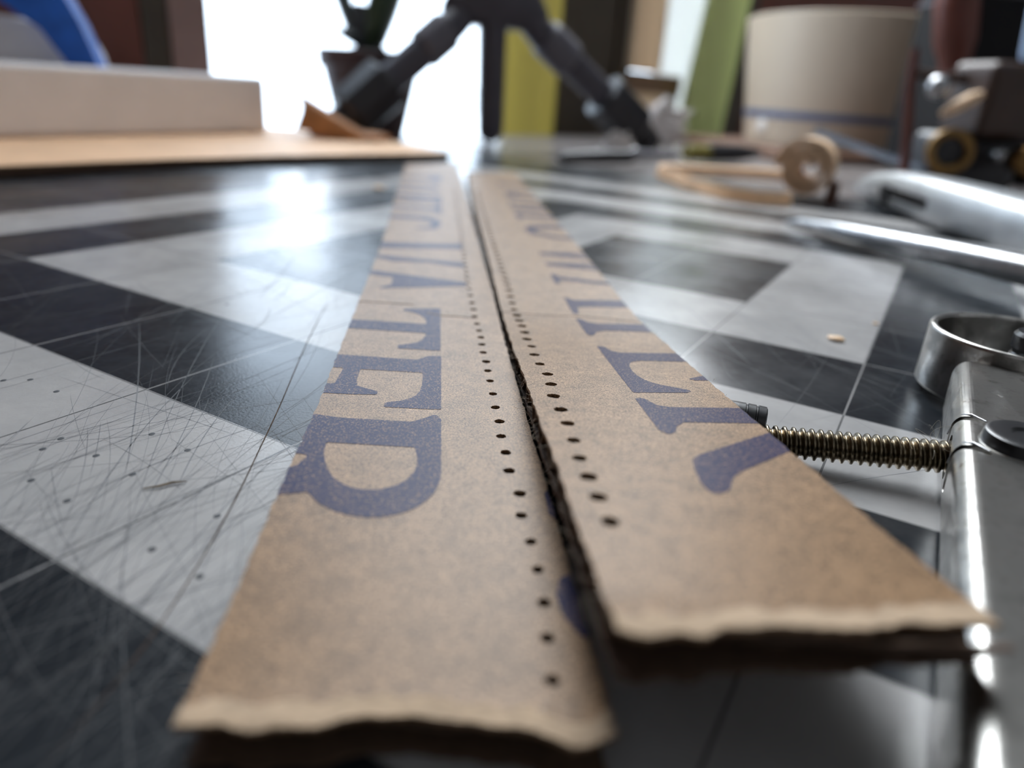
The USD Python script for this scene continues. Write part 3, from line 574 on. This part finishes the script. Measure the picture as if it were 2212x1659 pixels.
obj('pivot_washer', lathe((pv[0], pv[1], 7.6), (0, 0, 1), [(0, 4.1), (0.45, 4.1), (0.55, 4.0), (0.55, 3.6)], 48), M['steel'], mt, smooth=35)
rc = np.array([62.9, 106.6]) + 12.2 * np.array([0.86, -0.51])
def band(c, r0, r1, z0, z1):
    return (m3.CrossSection.circle(r1, 96) - m3.CrossSection.circle(r0, 96)).extrude(z1 - z0).translate([c[0], c[1], z0])
ring = m3.CrossSection.batch_hull([m3.CrossSection.circle(0.55, 20).translate([11.65, z]) for z in (1.6, 9.6)]).revolve(96).translate([rc[0], rc[1], 0])
obj('lanyard_ring', ring, M['steel'], mt, smooth=40, label='wide steel band ring at the end')
kb = np.array([70.2, 92.4])
obj('lock_knob', lathe((kb[0], kb[1], 7.9), (0, 0, 1), [(0, 3.4), (1.6, 3.4), (2.0, 3.1), (2.3, 3.1), (2.7, 3.5), (4.4, 3.5), (4.9, 3.1), (4.9, 0.01)], 40), M['blacking'], mt, smooth=30, label='black stacked lock knob')
obj('end_link', tbox(8, 20, -2.0, 3.0, 1, 6.6, 1.2), M['steel'], mt, smooth=35)

# threaded rod coming out of the tool's side slot
def threaded(p, q, R, pitch, depth):
    p, q = np.asarray(p, float), np.asarray(q, float); L = np.linalg.norm(q - p); d, a, b = frame_of(q - p)
    ns, nt = int(L / pitch * 12), 36; s = np.linspace(0, L, ns); th = np.linspace(0, 2 * PI, nt, endpoint=False)
    ph = (s[:, None] / pitch - th[None] / (2 * PI)) % 1
    tri = np.clip(np.abs(ph - 0.5) * 2 * 1.5 - 0.25, 0, 1)
    r = R - depth * tri * tri * (3 - 2 * tri)
    v = p + s[:, None, None] * d + r[..., None] * (np.cos(th)[None, :, None] * a + np.sin(th)[None, :, None] * b)
    i, j = np.meshgrid(np.arange(ns - 1), np.arange(nt), indexing='ij')
    f = np.stack([i * nt + j, i * nt + (j + 1) % nt, (i + 1) * nt + (j + 1) % nt, (i + 1) * nt + j], -1).reshape(-1, 4)
    v = v.reshape(-1, 3); F = np.vstack([f[:, [0, 1, 2]], f[:, [0, 2, 3]]]); c0, c1 = len(v), len(v) + 1; e = np.arange(nt)
    v = np.vstack([v, p, q]); F = np.vstack([F, np.stack([np.full(nt, c0), (e + 1) % nt, e], 1), np.stack([np.full(nt, c1), (ns - 1) * nt + e, (ns - 1) * nt + (e + 1) % nt], 1)])
    m = trimesh.Trimesh(v, F, process=False); m.fix_normals(); return m
ra, rb = np.array([27.0, 76.7, 2.0]), np.array([51.2, 70.8, 4.1])
obj('threaded_rod', threaded(ra, rb, 1.85, 0.98, 0.42), M['rod'], smooth=45, label='brass-toned threaded rod running from under the raised strip into the multi-tool slot', cat='threaded rod')
cd = np.array([3.4, -1.9, 0.0])
obj('screw_cap', lathe((31.6, 81.2, 2.15), (-3.4, 1.0, 0), [(0, 1.75), (0.15, 2.0), (1.05, 2.05), (1.15, 1.88), (1.3, 1.88), (1.4, 2.05), (2.3, 2.07), (2.4, 1.9), (2.55, 1.9), (2.65, 2.08), (12, 2.1), (12.3, 1.8)], 40), M['blacking'], smooth=30, label='black grooved screw cap poking out behind the threaded rod', cat='screw cap')
lr = np.random.default_rng(11); lint = []
for k in range(11):
    c = np.array([48.0, 72.6, 4.2]) + lr.normal(0, 1, 3) * [1.9, 1.6, 1.2]; n = 26; t = np.linspace(0, 1, n)
    ph = lr.uniform(0, 6.3, 3); w = lr.uniform(2.0, 4.5, 3); r = lr.uniform(.5, 1.3)
    q = c + np.c_[r * np.sin(w[0] * t * 2 + ph[0]), r * .9 * np.sin(w[1] * t * 2 + ph[1]), r * .8 * np.sin(w[2] * t * 2 + ph[2])]
    q[:, 2] = np.maximum(q[:, 2], 0.2); lint.append(q)
pth = curves('lint', lint, 0.03, M['lint'], None, label='curled pale lint fibres caught at the rod and slot'); tag(stage.GetPrimAtPath(pth), cat='lint')

# ---------------------------------------------------------------- utility knife and steel blade, right middle
def loft(rings):
    v = np.vstack(rings); n, k = len(rings[0]), len(rings); i, j = np.meshgrid(np.arange(k - 1), np.arange(n), indexing='ij')
    f = np.stack([i * n + j, i * n + (j + 1) % n, (i + 1) * n + (j + 1) % n, (i + 1) * n + j], -1).reshape(-1, 4)
    F = np.vstack([f[:, [0, 1, 2]], f[:, [0, 2, 3]]]); c0, c1 = len(v), len(v) + 1; e = np.arange(n)
    v = np.vstack([v, rings[0].mean(0), rings[-1].mean(0)]); F = np.vstack([F, np.stack([np.full(n, c0), (e + 1) % n, e], 1), np.stack([np.full(n, c1), (k - 1) * n + e, (k - 1) * n + (e + 1) % n], 1)])
    m = trimesh.Trimesh(v, F, process=False); m.fix_normals(); return m
def rrect(w, h, r, n=8):
    o = []
    for cxx, cyy, a0 in ((w / 2 - r, h - r, 0), (-w / 2 + r, h - r, 90), (-w / 2 + r, r, 180), (w / 2 - r, r, 270)):
        for a in np.linspace(a0, a0 + 90, n): o.append((cxx + r * math.cos(math.radians(a)), cyy + r * math.sin(math.radians(a))))
    return np.array(o)
kn = thing('utility_knife', 'grey metal utility knife with a dark slot in its rounded handle', 'knife', (165, 270, 0))
ax = [(171, 382, 7, 5), (170, 372, 11, 9.5), (168, 352, 16, 13.5), (165, 325, 20, 16.5), (162, 290, 22, 17.5), (160, 250, 23, 17.5), (160, 210, 24, 17), (162, 165, 24, 18), (166, 120, 22, 17), (170, 95, 16, 13)]
axp = np.array([(a[0], a[1], 0) for a in ax], float); tg = np.gradient(axp, axis=0); tg /= np.linalg.norm(tg, axis=1, keepdims=True); sd = np.c_[-tg[:, 1], tg[:, 0], tg[:, 2] * 0]
rings = []
for p, s, (x, y, w, hh) in zip(axp, sd, ax):
    c = rrect(w, hh, min(w, hh) * 0.42); rings.append(p + c[:, :1] * s + c[:, 1:] * np.array([0, 0, 1.0]))
hb = loft(rings); hbm = m3.Manifold(m3.Mesh(hb.vertices.astype(np.float32), hb.faces.astype(np.uint32)))
slot = rotz(box((152.5, 303, 8.2), (14, 50, 4.6), 1.2), -5, (152.5, 303, 0)) + rotz(box((154.5, 322, 6.4), (14, 13, 8.4), 1.5), -5, (154.5, 322, 0))
obj('handle', (hbm - slot) if not hbm.is_empty() else hb, M['grey_metal'], kn, smooth=40)
obj('slider', rotz(box((158.0, 300, 8.0), (5, 40, 3.6), .8), -5, (158, 300, 0)), M['black'], kn, smooth=30)
obj('blade_tip', prism([(168, 380), (173, 380), (170, 398)], 3, 4), M['bright'], kn)
bl = [(94.0, 263, 2.2, 1.0), (95.0, 255, 4.2, 2.4), (99.5, 232, 7.0, 4.2), (105, 208, 9.5, 5.4), (111, 185, 11.5, 6.4), (118, 160, 13, 7), (127, 130, 13, 7), (136, 100, 12, 7)]
bp = np.array([(a[0] + a[2] * .3, a[1], 0.3 + 5.0 * k / 7) for k, a in enumerate(bl)]); tg = np.gradient(bp, axis=0); tg /= np.linalg.norm(tg, axis=1, keepdims=True); sd = np.c_[-tg[:, 1], tg[:, 0], tg[:, 2] * 0]
rings = [p + rrect(w, t_, t_ * .46)[:, :1] * s + rrect(w, t_, t_ * .46)[:, 1:] * np.array([0, 0, 1.0]) for p, s, (x, y, w, t_) in zip(bp, sd, bl)]
obj('steel_awl', loft(rings), M['bright'], smooth=40, label='long tapering polished steel blade in front of the utility knife', cat='blade')

# ---------------------------------------------------------------- leather bits, marker and other things right of the middle
def strap(pts, h, thick, z0=0.0, n=80, flare=0.0):
    p = np.asarray(pts, float); k = np.r_[0, np.cumsum(np.linalg.norm(np.diff(p, axis=0), axis=1))]; t = np.linspace(0, k[-1], n)
    from scipy.interpolate import make_interp_spline
    sp = make_interp_spline(k, p, k=3)(t)
    tg = np.gradient(sp, axis=0); tg /= np.linalg.norm(tg, axis=1, keepdims=True); nn = np.c_[-tg[:, 1], tg[:, 0]]
    def fn(u, v):
        i = np.clip((u * (n - 1)).round().astype(int), 0, n - 1)
        xy = sp[i] + nn[i] * ((v - .5) * flare)[..., None]
        return np.concatenate([xy, (z0 + h * v)[..., None]], -1)
    return sheet(fn, n, 6, thick)
obj('leather_loop', strap([(152, 431), (128, 432), (98, 426), (78, 421), (72.5, 410), (74.5, 392), (77, 366), (82, 338), (91, 318), (103, 312), (113, 318)], 5.2, 2.4, 0.1, flare=1.0), M['leather'], smooth=50, label='folded loop of tan leather strap standing on edge on the mat', cat='leather strap')
lr_ = thing('leather_roll', 'small rolled-up piece of tan leather beside the leather loop', 'leather roll', (124, 350, 0))
def spiral(n=110, r0=3.2, r1=12.6, turns=2.4):
    t = np.linspace(0, 1, n); r = r0 + (r1 - r0) * t; a = turns * 2 * PI * t + 0.6
    return np.c_[r * np.cos(a), r * np.sin(a)]
spp = spiral()
rd = np.array([0.42, 0.9, 0]); rd /= np.linalg.norm(rd); rs = np.array([rd[1], -rd[0], 0])
def fn(u, v):
    i = np.clip((u * (len(spp) - 1)).round().astype(int), 0, len(spp) - 1); q = spp[i]
    return np.array([124, 336, 14.0]) + q[..., :1] * rs + q[..., 1:] * np.array([0, 0, 1.0]) + (v * 27)[..., None] * rd
obj('rolled_leather', sheet(fn, len(spp), 6, 2.6), M['leather_pale'], lr_, smooth=50)
obj('leather_tail', strap([(134, 330), (139, 334), (141, 342), (143, 352)], 9, 2.2, 0.2, 24), M['leather_dark'], lr_, smooth=50, label='dark brown tail end')
obj('marker_pen', join(), M['black']) if False else None
mk = thing('marker_pen', 'black capped marker pen with a yellow-green barrel lying beyond the leather loop', 'marker pen', (150, 545, 0))
d = np.array([80.0, 62, 0]); d /= np.linalg.norm(d)
obj('cap', lathe((128, 545, 5.6), d, [(0, 5.6), (1, 6.2), (34, 6.2), (48, 5.0), (60, 3.4), (62, 2.4)], 32), M['black'], mk, smooth=35)
obj('barrel', lathe((128, 545, 5.6), -d, [(0.2, 5.5), (20, 5.5), (21, 4.8)], 32), M['olive'], mk, smooth=35)
pl = thing('folding_pliers', 'flat black tool handle lying in front of the tripod foot', 'tool', (50, 450, 0))
obj('grip', m3.Manifold.batch_hull([m3.Manifold.sphere(r, 20).scale([1, 1, .75]).translate([x, y, z]) for x, y, z, r in ((22, 441, 3.6, 4.6), (45, 456, 4.4, 5.8), (62, 470, 4.2, 5.6))]), M['black'], pl, smooth=40)
obj('jaw', m3.Manifold.batch_hull([m3.Manifold.sphere(r, 20).scale([1, 1, .7]).translate([x, y, z]) for x, y, z, r in ((64, 471, 5.4, 5.0), (98, 505, 4.4, 3.4))]), M['tripod_grey'], pl, smooth=40)
obj('rivet', lathe((66, 472, 8), (0, 0, 1), [(0, 2.6), (1.4, 2.4), (1.8, 1.2)], 24), M['bright'], pl, smooth=40)
def scrap(c, size, seed):
    b = trimesh.creation.icosphere(4, 1.0); n = meshkit.fbm(b.vertices * 2.3 + seed, 4, seed)
    b.vertices *= (0.55 + 0.9 * np.abs(n - .5) * 2)[:, None] * np.array(size); b.vertices[:, 2] -= b.vertices[:, 2].min(); b.vertices += c; return b
obj('paper_scrap', scrap((112, 655, -2), (24, 14, 22), 5), M['paper_white'], smooth=20, label='crumpled white scrap behind the right tripod foot', cat='paper scrap', group='paper scraps')
obj('paper_scrap', scrap((66, 560, -2), (15, 9, 9), 8), M['paper_white'], smooth=20, label='crumpled white scrap left of the right tripod foot', cat='paper scrap', group='paper scraps')

# ---------------------------------------------------------------- tripod
tr = thing('tabletop_tripod', 'black tabletop tripod standing with splayed legs before the window', 'tripod', (-30, 545, -2))
obj('hub', m3.Manifold.batch_hull([m3.Manifold.sphere(r, 24).translate([x, y, z]) for x, y, z, r in ((-56, 540, 86, 9), (-1, 548, 85, 9), (-28, 575, 86, 9), (-50, 536, 100, 7), (-8, 545, 100, 7), (-30, 570, 100, 7))]), M['tripod'], tr, smooth=50)
obj('centre_post', lathe((-30.5, 547, 90), (0.03, 0, -1), [(0, 11), (10, 10.6), (12, 9.8), (78, 9.4), (82, 9), (85, 7), (87, 4), (87.5, 0.1)], 36), M['tripod'], tr, smooth=35)
obj('head_plate', lathe((-30, 547, 96), (0, 0, 1), [(0, 16), (10, 16), (11, 24), (16, 24), (17, 22)], 40), M['tripod'], tr, smooth=35)
def leg(p0, p1, q):
    p0, p1 = np.array(p0, float), np.array(p1, float); d = p1 - p0; L = np.linalg.norm(d); d /= L
    lp = obj('leg', lathe(p0, d, [(a_, r_ * q) for a_, r_ in [(0, 9.0), (L * .16, 11.4), (L * .3, 11.4), (L * .31, 10.4), (L * .62, 10.0)]], 28), M['tripod'], tr, smooth=35)
    obj('collar', lathe(p0 + d * L * .12, d, [(a_, r_ * q) for a_, r_ in [(0, 12.0), (1, 12.8), (L * .17, 12.8), (L * .18, 11.8)]], 28), M['tripod_grey'], lp, smooth=35)
    obj('grip', lathe(p0 + d * L * .56, d, [(a_, r_ * q) for a_, r_ in [(0, 12), (1, 17.2), (3, 18), (L * .27, 17.2), (L * .29, 14.5)]], 8), M['black'], lp)
    obj('foot', lathe(p0 + d * L * .84, d, [(a_, r_ * q) for a_, r_ in [(0, 11), (L * .12, 9.5), (L * .15, 8), (L * .16, 5)]], 24), M['black'], lp, smooth=35)
leg((-50, 538, 82), (-131, 490, 3.5), 1.0); leg((-6, 548, 83), (97, 592, 5), 1.0); leg((-30.5, 572, 84), (-36.5, 668, 4.5), 0.6)

# ---------------------------------------------------------------- potted plant, curled bark
pt = thing('potted_plant', 'succulent in a dark brown pot silhouetted against the window', 'potted plant', (-112, 560, -2))
def pot(c, rt_, rb_, z0, z1):
    o = lathe(c, (0, 0, 1), [(z0, rb_ * .96), (z0 + 2, rb_), (z1 - 12, rt_ * .93), (z1 - 11, rt_), (z1 - 1, rt_ * 1.03), (z1, rt_), (z1 - .5, rt_ * .9), (z1 - 8, rt_ * .88)], 40); return o
PC = np.array([-117.0, 560.0, 0])
obj('pot', pot(PC, 36, 23, -2, 57), M['pot'], pt, smooth=35)
obj('soil', lathe(PC + [0, 0, 46], (0, 0, 1), [(0, 28.5), (3, 28.5), (5, 15), (5.6, .1)], 32), M['soil'], pt, smooth=50)
obj('stem', sweep(PC + np.array([(0, 0, 44), (-2, 0, 52), (-4, 0, 58), (-4, 1, 66), (-3, 0, 76), (-2, 0, 86)]), [14, 16, 15, 16, 14, 9], 20), M['stem'], pt, smooth=60)
def leaf(p, q, sag, w, th, m):
    p, q = PC + np.array(p, float), PC + np.array(q, float); k = np.linspace(0, 1, 16)[:, None]
    c = p + (q - p) * k + np.array([0, 0, sag]) * 4 * k * (1 - k)
    r = w * np.sin(np.clip(k[:, 0] * .93 + .07, 0, 1) * PI) ** .55 * (1 - .35 * k[:, 0]) + .4
    obj('leaf', sweep(c, r, 14, th), m, pt, smooth=60)
leaf((-8, -2, 62), (-36, -4, 152), -6, 10.5, .6, M['leaf_grey']); leaf((0, 0, 56), (36, -4, 165), 2, 23, .5, M['leaf'])
leaf((-4, -8, 60), (-20, -20, 68), 2, 7, .6, M['leaf_grey']); leaf((4, 8, 70), (10, 14, 150), 0, 12, .5, M['leaf'])
def bark(u, v):
    th = 0.1 + 3.3 * v; x = -140 + 50 * u + 3 * np.sin(3 * th); y = 462 - 13 * np.cos(th) * (1 - .35 * u); z = 3.4 + (21 * np.clip(1.05 - 1.5 * u, 0, 1) ** 0.9 + 5) * np.sin(np.clip(th, 0, PI)) ** .7
    return np.stack([x + 2 * np.sin(9 * v), y, np.maximum(z, 3.4)], -1)
obj('bark_curl', sheet(bark, 30, 24, 1.6), M['bark'], smooth=50, label='orange-brown curled bark scrap at the left tripod foot', cat='bark')

# ---------------------------------------------------------------- cardboard sheet, foam block, blue strap at the left
cs_ = thing('cardboard_sheet', 'large brown cardboard sheet under the white foam block', 'cardboard sheet', (-170, 350, 0))
shp = [(-43, 419), (-66, 452), (-90, 482), (-150, 520), (-300, 540), (-420, 330), (-330, 60), (-232, 160), (-176, 248), (-145, 297), (-114, 340), (-78, 380)]
sp_ = sg.Polygon(shp); cc = np.array(sp_.exterior.segmentize(2).coords)[:-1]; cc = cc + 1.2 * (np.stack([meshkit.fbm(np.c_[cc * .12, cc[:, :1] * 0], 3, 1), meshkit.fbm(np.c_[cc * .12, cc[:, :1] * 0], 3, 2)], 1) - .5)
sp_ = sg.Polygon(cc).buffer(0)
def ply(g, a, b): return prism(np.array(g.exterior.coords)[:-1], a, b)
obj('face_liner', ply(sp_, 3.3, 3.7), M['sheetkraft'], cs_); obj('shade_coloured_core', ply(sp_.buffer(-.8), .5, 3.3), M['core'], cs_); obj('back_liner', ply(sp_.buffer(-.2), .1, .5), M['core'], cs_)  # core and back paper carry the shade-darkened kraft colour
fb = np.array([-236.0, 331]); fr_ = np.array([-166.0, 470.0]); fd = (fr_ - fb) / np.linalg.norm(fr_ - fb); fn_ = np.array([-fd[1], fd[0]])
def fblock(t0, t1, dpt, z0, z1, r, back=0):
    c = fr_ + fd * (t0 + t1) / 2 + fn_ * (dpt / 2 + back)
    return box((0, 0, 0), (t1 - t0, dpt, z1 - z0), r).rotate([0, 0, math.degrees(math.atan2(fd[1], fd[0]))]).translate([c[0], c[1], (z0 + z1) / 2])
obj('foam_block', fblock(-330, 5, 95, 3.8, 35.5, 3.0), M['foam'], smooth=40, label='long white foam block lying on the cardboard sheet', cat='foam block')
def face_prism(poly, Y, depth):
    """an upright plate facing -y, outline in x, z"""
    m = m3.CrossSection([np.asarray(poly, float).tolist()]).extrude(depth)
    return m.rotate([90, 0, 0]).translate([0, Y + depth, 0])
pw = [(-330, 35.6), (-244.5, 35.6), (-246, 42), (-249, 47.5), (-254, 52), (-262, 54), (-276, 57), (-300, 59), (-330, 60)]
wp = m3.CrossSection([pw]); wp = wp if wp.area() > 0 else m3.CrossSection([pw[::-1]])
obj('foam_offcut', wp.extrude(34).rotate([90, 0, 0]).translate([0, 446, 0]), M['foam'], smooth=40, label='rounded white foam offcut standing on the foam block', cat='foam')
so = [(-224.5, 35.6), (-226.5, 42), (-231, 55), (-237, 67), (-247, 80), (-262, 92), (-285, 101), (-315, 104), (-315, 84), (-292, 79), (-275, 66.5), (-262, 57.5), (-252.5, 52), (-246.5, 43.5), (-242, 37.6), (-241, 35.6)]
ws = m3.CrossSection([so]); ws = ws if ws.area() > 0 else m3.CrossSection([so[::-1]])
obj('blue_strap', ws.extrude(8).rotate([90, 0, 0]).translate([0, 408, 0]), M['blue'], smooth=40, label='blue tape strap arching down onto the foam block', cat='strap')

# ---------------------------------------------------------------- beige bin and dark clutter, far right
bn = thing('storage_bin', 'large beige round bin with a blue band standing at the right', 'bin', (299, 767, -2))
BC = np.array([299, 767, 0.0]); BR = 88
def bin_shell():
    return lathe(BC, (0, 0, 1), [(6, 79), (8, 80.5), (116, 96), (117.5, 96.3), (118, 95), (117, 93), (12, 77)], 160)
obj('wall', bin_shell(), M['bin'], bn, smooth=35)
obj('band', lathe(BC, (0, 0, 1), [(30.0, 82), (30.0, 84.3), (36.5, 85.2), (36.5, 83)], 160), M['stripe'], bn, smooth=35, label='blue-grey stripe around the bin')
an = math.radians(201); q = BC + 81.5 * np.array([math.cos(an), math.sin(an), 0]) + [0, 0, 23]
obj('label_dot', lathe(q, (math.cos(an), math.sin(an), 0), [(0, 6), (2.0, 6), (2.6, 4.5)], 30), M['dot'], bn, smooth=35, label='round white label low on the bin')
obj('wood_board', rotz(box((315, 760, 2), (270, 230, 8), 1.5), 12, (315, 760, 0)), M['board'], smooth=30, label='red-brown wooden board under the beige bin', cat='board')
bc = thing('black_case', 'black box-shaped case standing behind the wooden clamp', 'case', (356, 590, -2))
obj('body', box((360, 590, 76), (134, 84, 152), 6), M['case'], bc, smooth=40)
obj('lid_seam', box((360, 590, 118), (135, 85, 2), .5), M['tripod_grey'], bc)
obj('latch', box((352, 546, 116), (20, 5, 16), 1.5), M['blue_grey'], bc, smooth=40)
hp = thing('wood_clamp', 'dark wooden clamp with brass ring and steel ball at the far right', 'clamp', (255, 450, -2))
obj('block', rotz(box((276, 452, 50), (62, 34, 40), 5), 12, (276, 452, 0)), M['dark_wood'], hp, smooth=40)
obj('stand', rotz(box((262, 460, 15), (58, 26, 34), 6), 8, (262, 460, 0)), M['black'], hp, smooth=40)
obj('rod', sweep([(211, 446, 74), (214, 446, 52), (219, 446, 28), (224, 446, 0)], [2.4, 2.6, 2.6, 3], 14), M['red_handle'], hp, smooth=60, label='rusty upright rod')
obj('cross_bar', sweep([(212, 446, 62), (230, 450, 60), (262, 452, 62)], [3, 3, 3], 14), M['dark_wood'], hp, smooth=60)
obj('ball_end', m3.Manifold.sphere(6.2, 36).translate([224, 436, 55]), M['bright'], hp, smooth=60, label='shiny steel ball')
obj('horn', sweep([(228, 433, 41), (234, 432, 45), (242, 432, 50), (247, 432, 53)], [1.6, 3.4, 3.6, 1.8], 16), M['leather_pale'], hp, smooth=60, label='tan tapered peg')
tor = m3.CrossSection.circle(2.6, 20).translate([10, 0]).revolve(48).rotate([80, 0, -12]).translate([236, 428, 22])
obj('brass_ring', tor, M['brass'], hp, smooth=60); obj('hub_disc', lathe((236, 431, 22), (0.2, 1, 0), [(0, 8.2), (14, 8.2)], 36), M['blacking'], hp, smooth=35)
obj('thumb_screw', lathe((263, 424, 22), (0.1, 1, 0), [(0, .1), (1, 2.6), (3, 3.4), (12, 3.4)], 28), M['bright'], hp, smooth=40)
obj('brass_knob', lathe((278, 418, 20), (0.1, 1, 0), [(0, .1), (1, 7), (4, 9), (12, 8), (22, 6)], 32), M['brass'], hp, smooth=40)
obj('steel_rule', sweep([(178, 480, 27), (200, 468, 20), (226, 450, 12), (246, 436, 5)], [4.5] * 4, 4, .5), M['blue_grey'], label='dark blue-grey steel bar leaning against the wooden clamp', cat='steel bar')
sd_ = thing('screwdriver', 'red-brown handled screwdriver standing behind the wooden clamp', 'screwdriver', (275, 520, -2))
obj('handle', lathe((262, 520, 118), (0.28, 0.05, -1), [(0, 6), (3, 11), (12, 13), (34, 12.5), (46, 9), (50, 9.5), (54, 6)], 28), M['red_handle'], sd_, smooth=35)
obj('shaft', sweep([(277, 523, 66), (284, 524, 40), (296, 526, 0)], [3, 3, 2.6], 12), M['blue_grey'], sd_, smooth=60)
pn = thing('ballpoint_pen', 'pale blue pen standing upright at the far right edge', 'pen', (266, 452, 0))
obj('barrel', lathe((256, 425, 118), (0.12, 0.0, -1), [(0, 3.4), (2, 4.2), (44, 4.4), (48, 3.6)], 24), M['penbody'], pn, smooth=35)
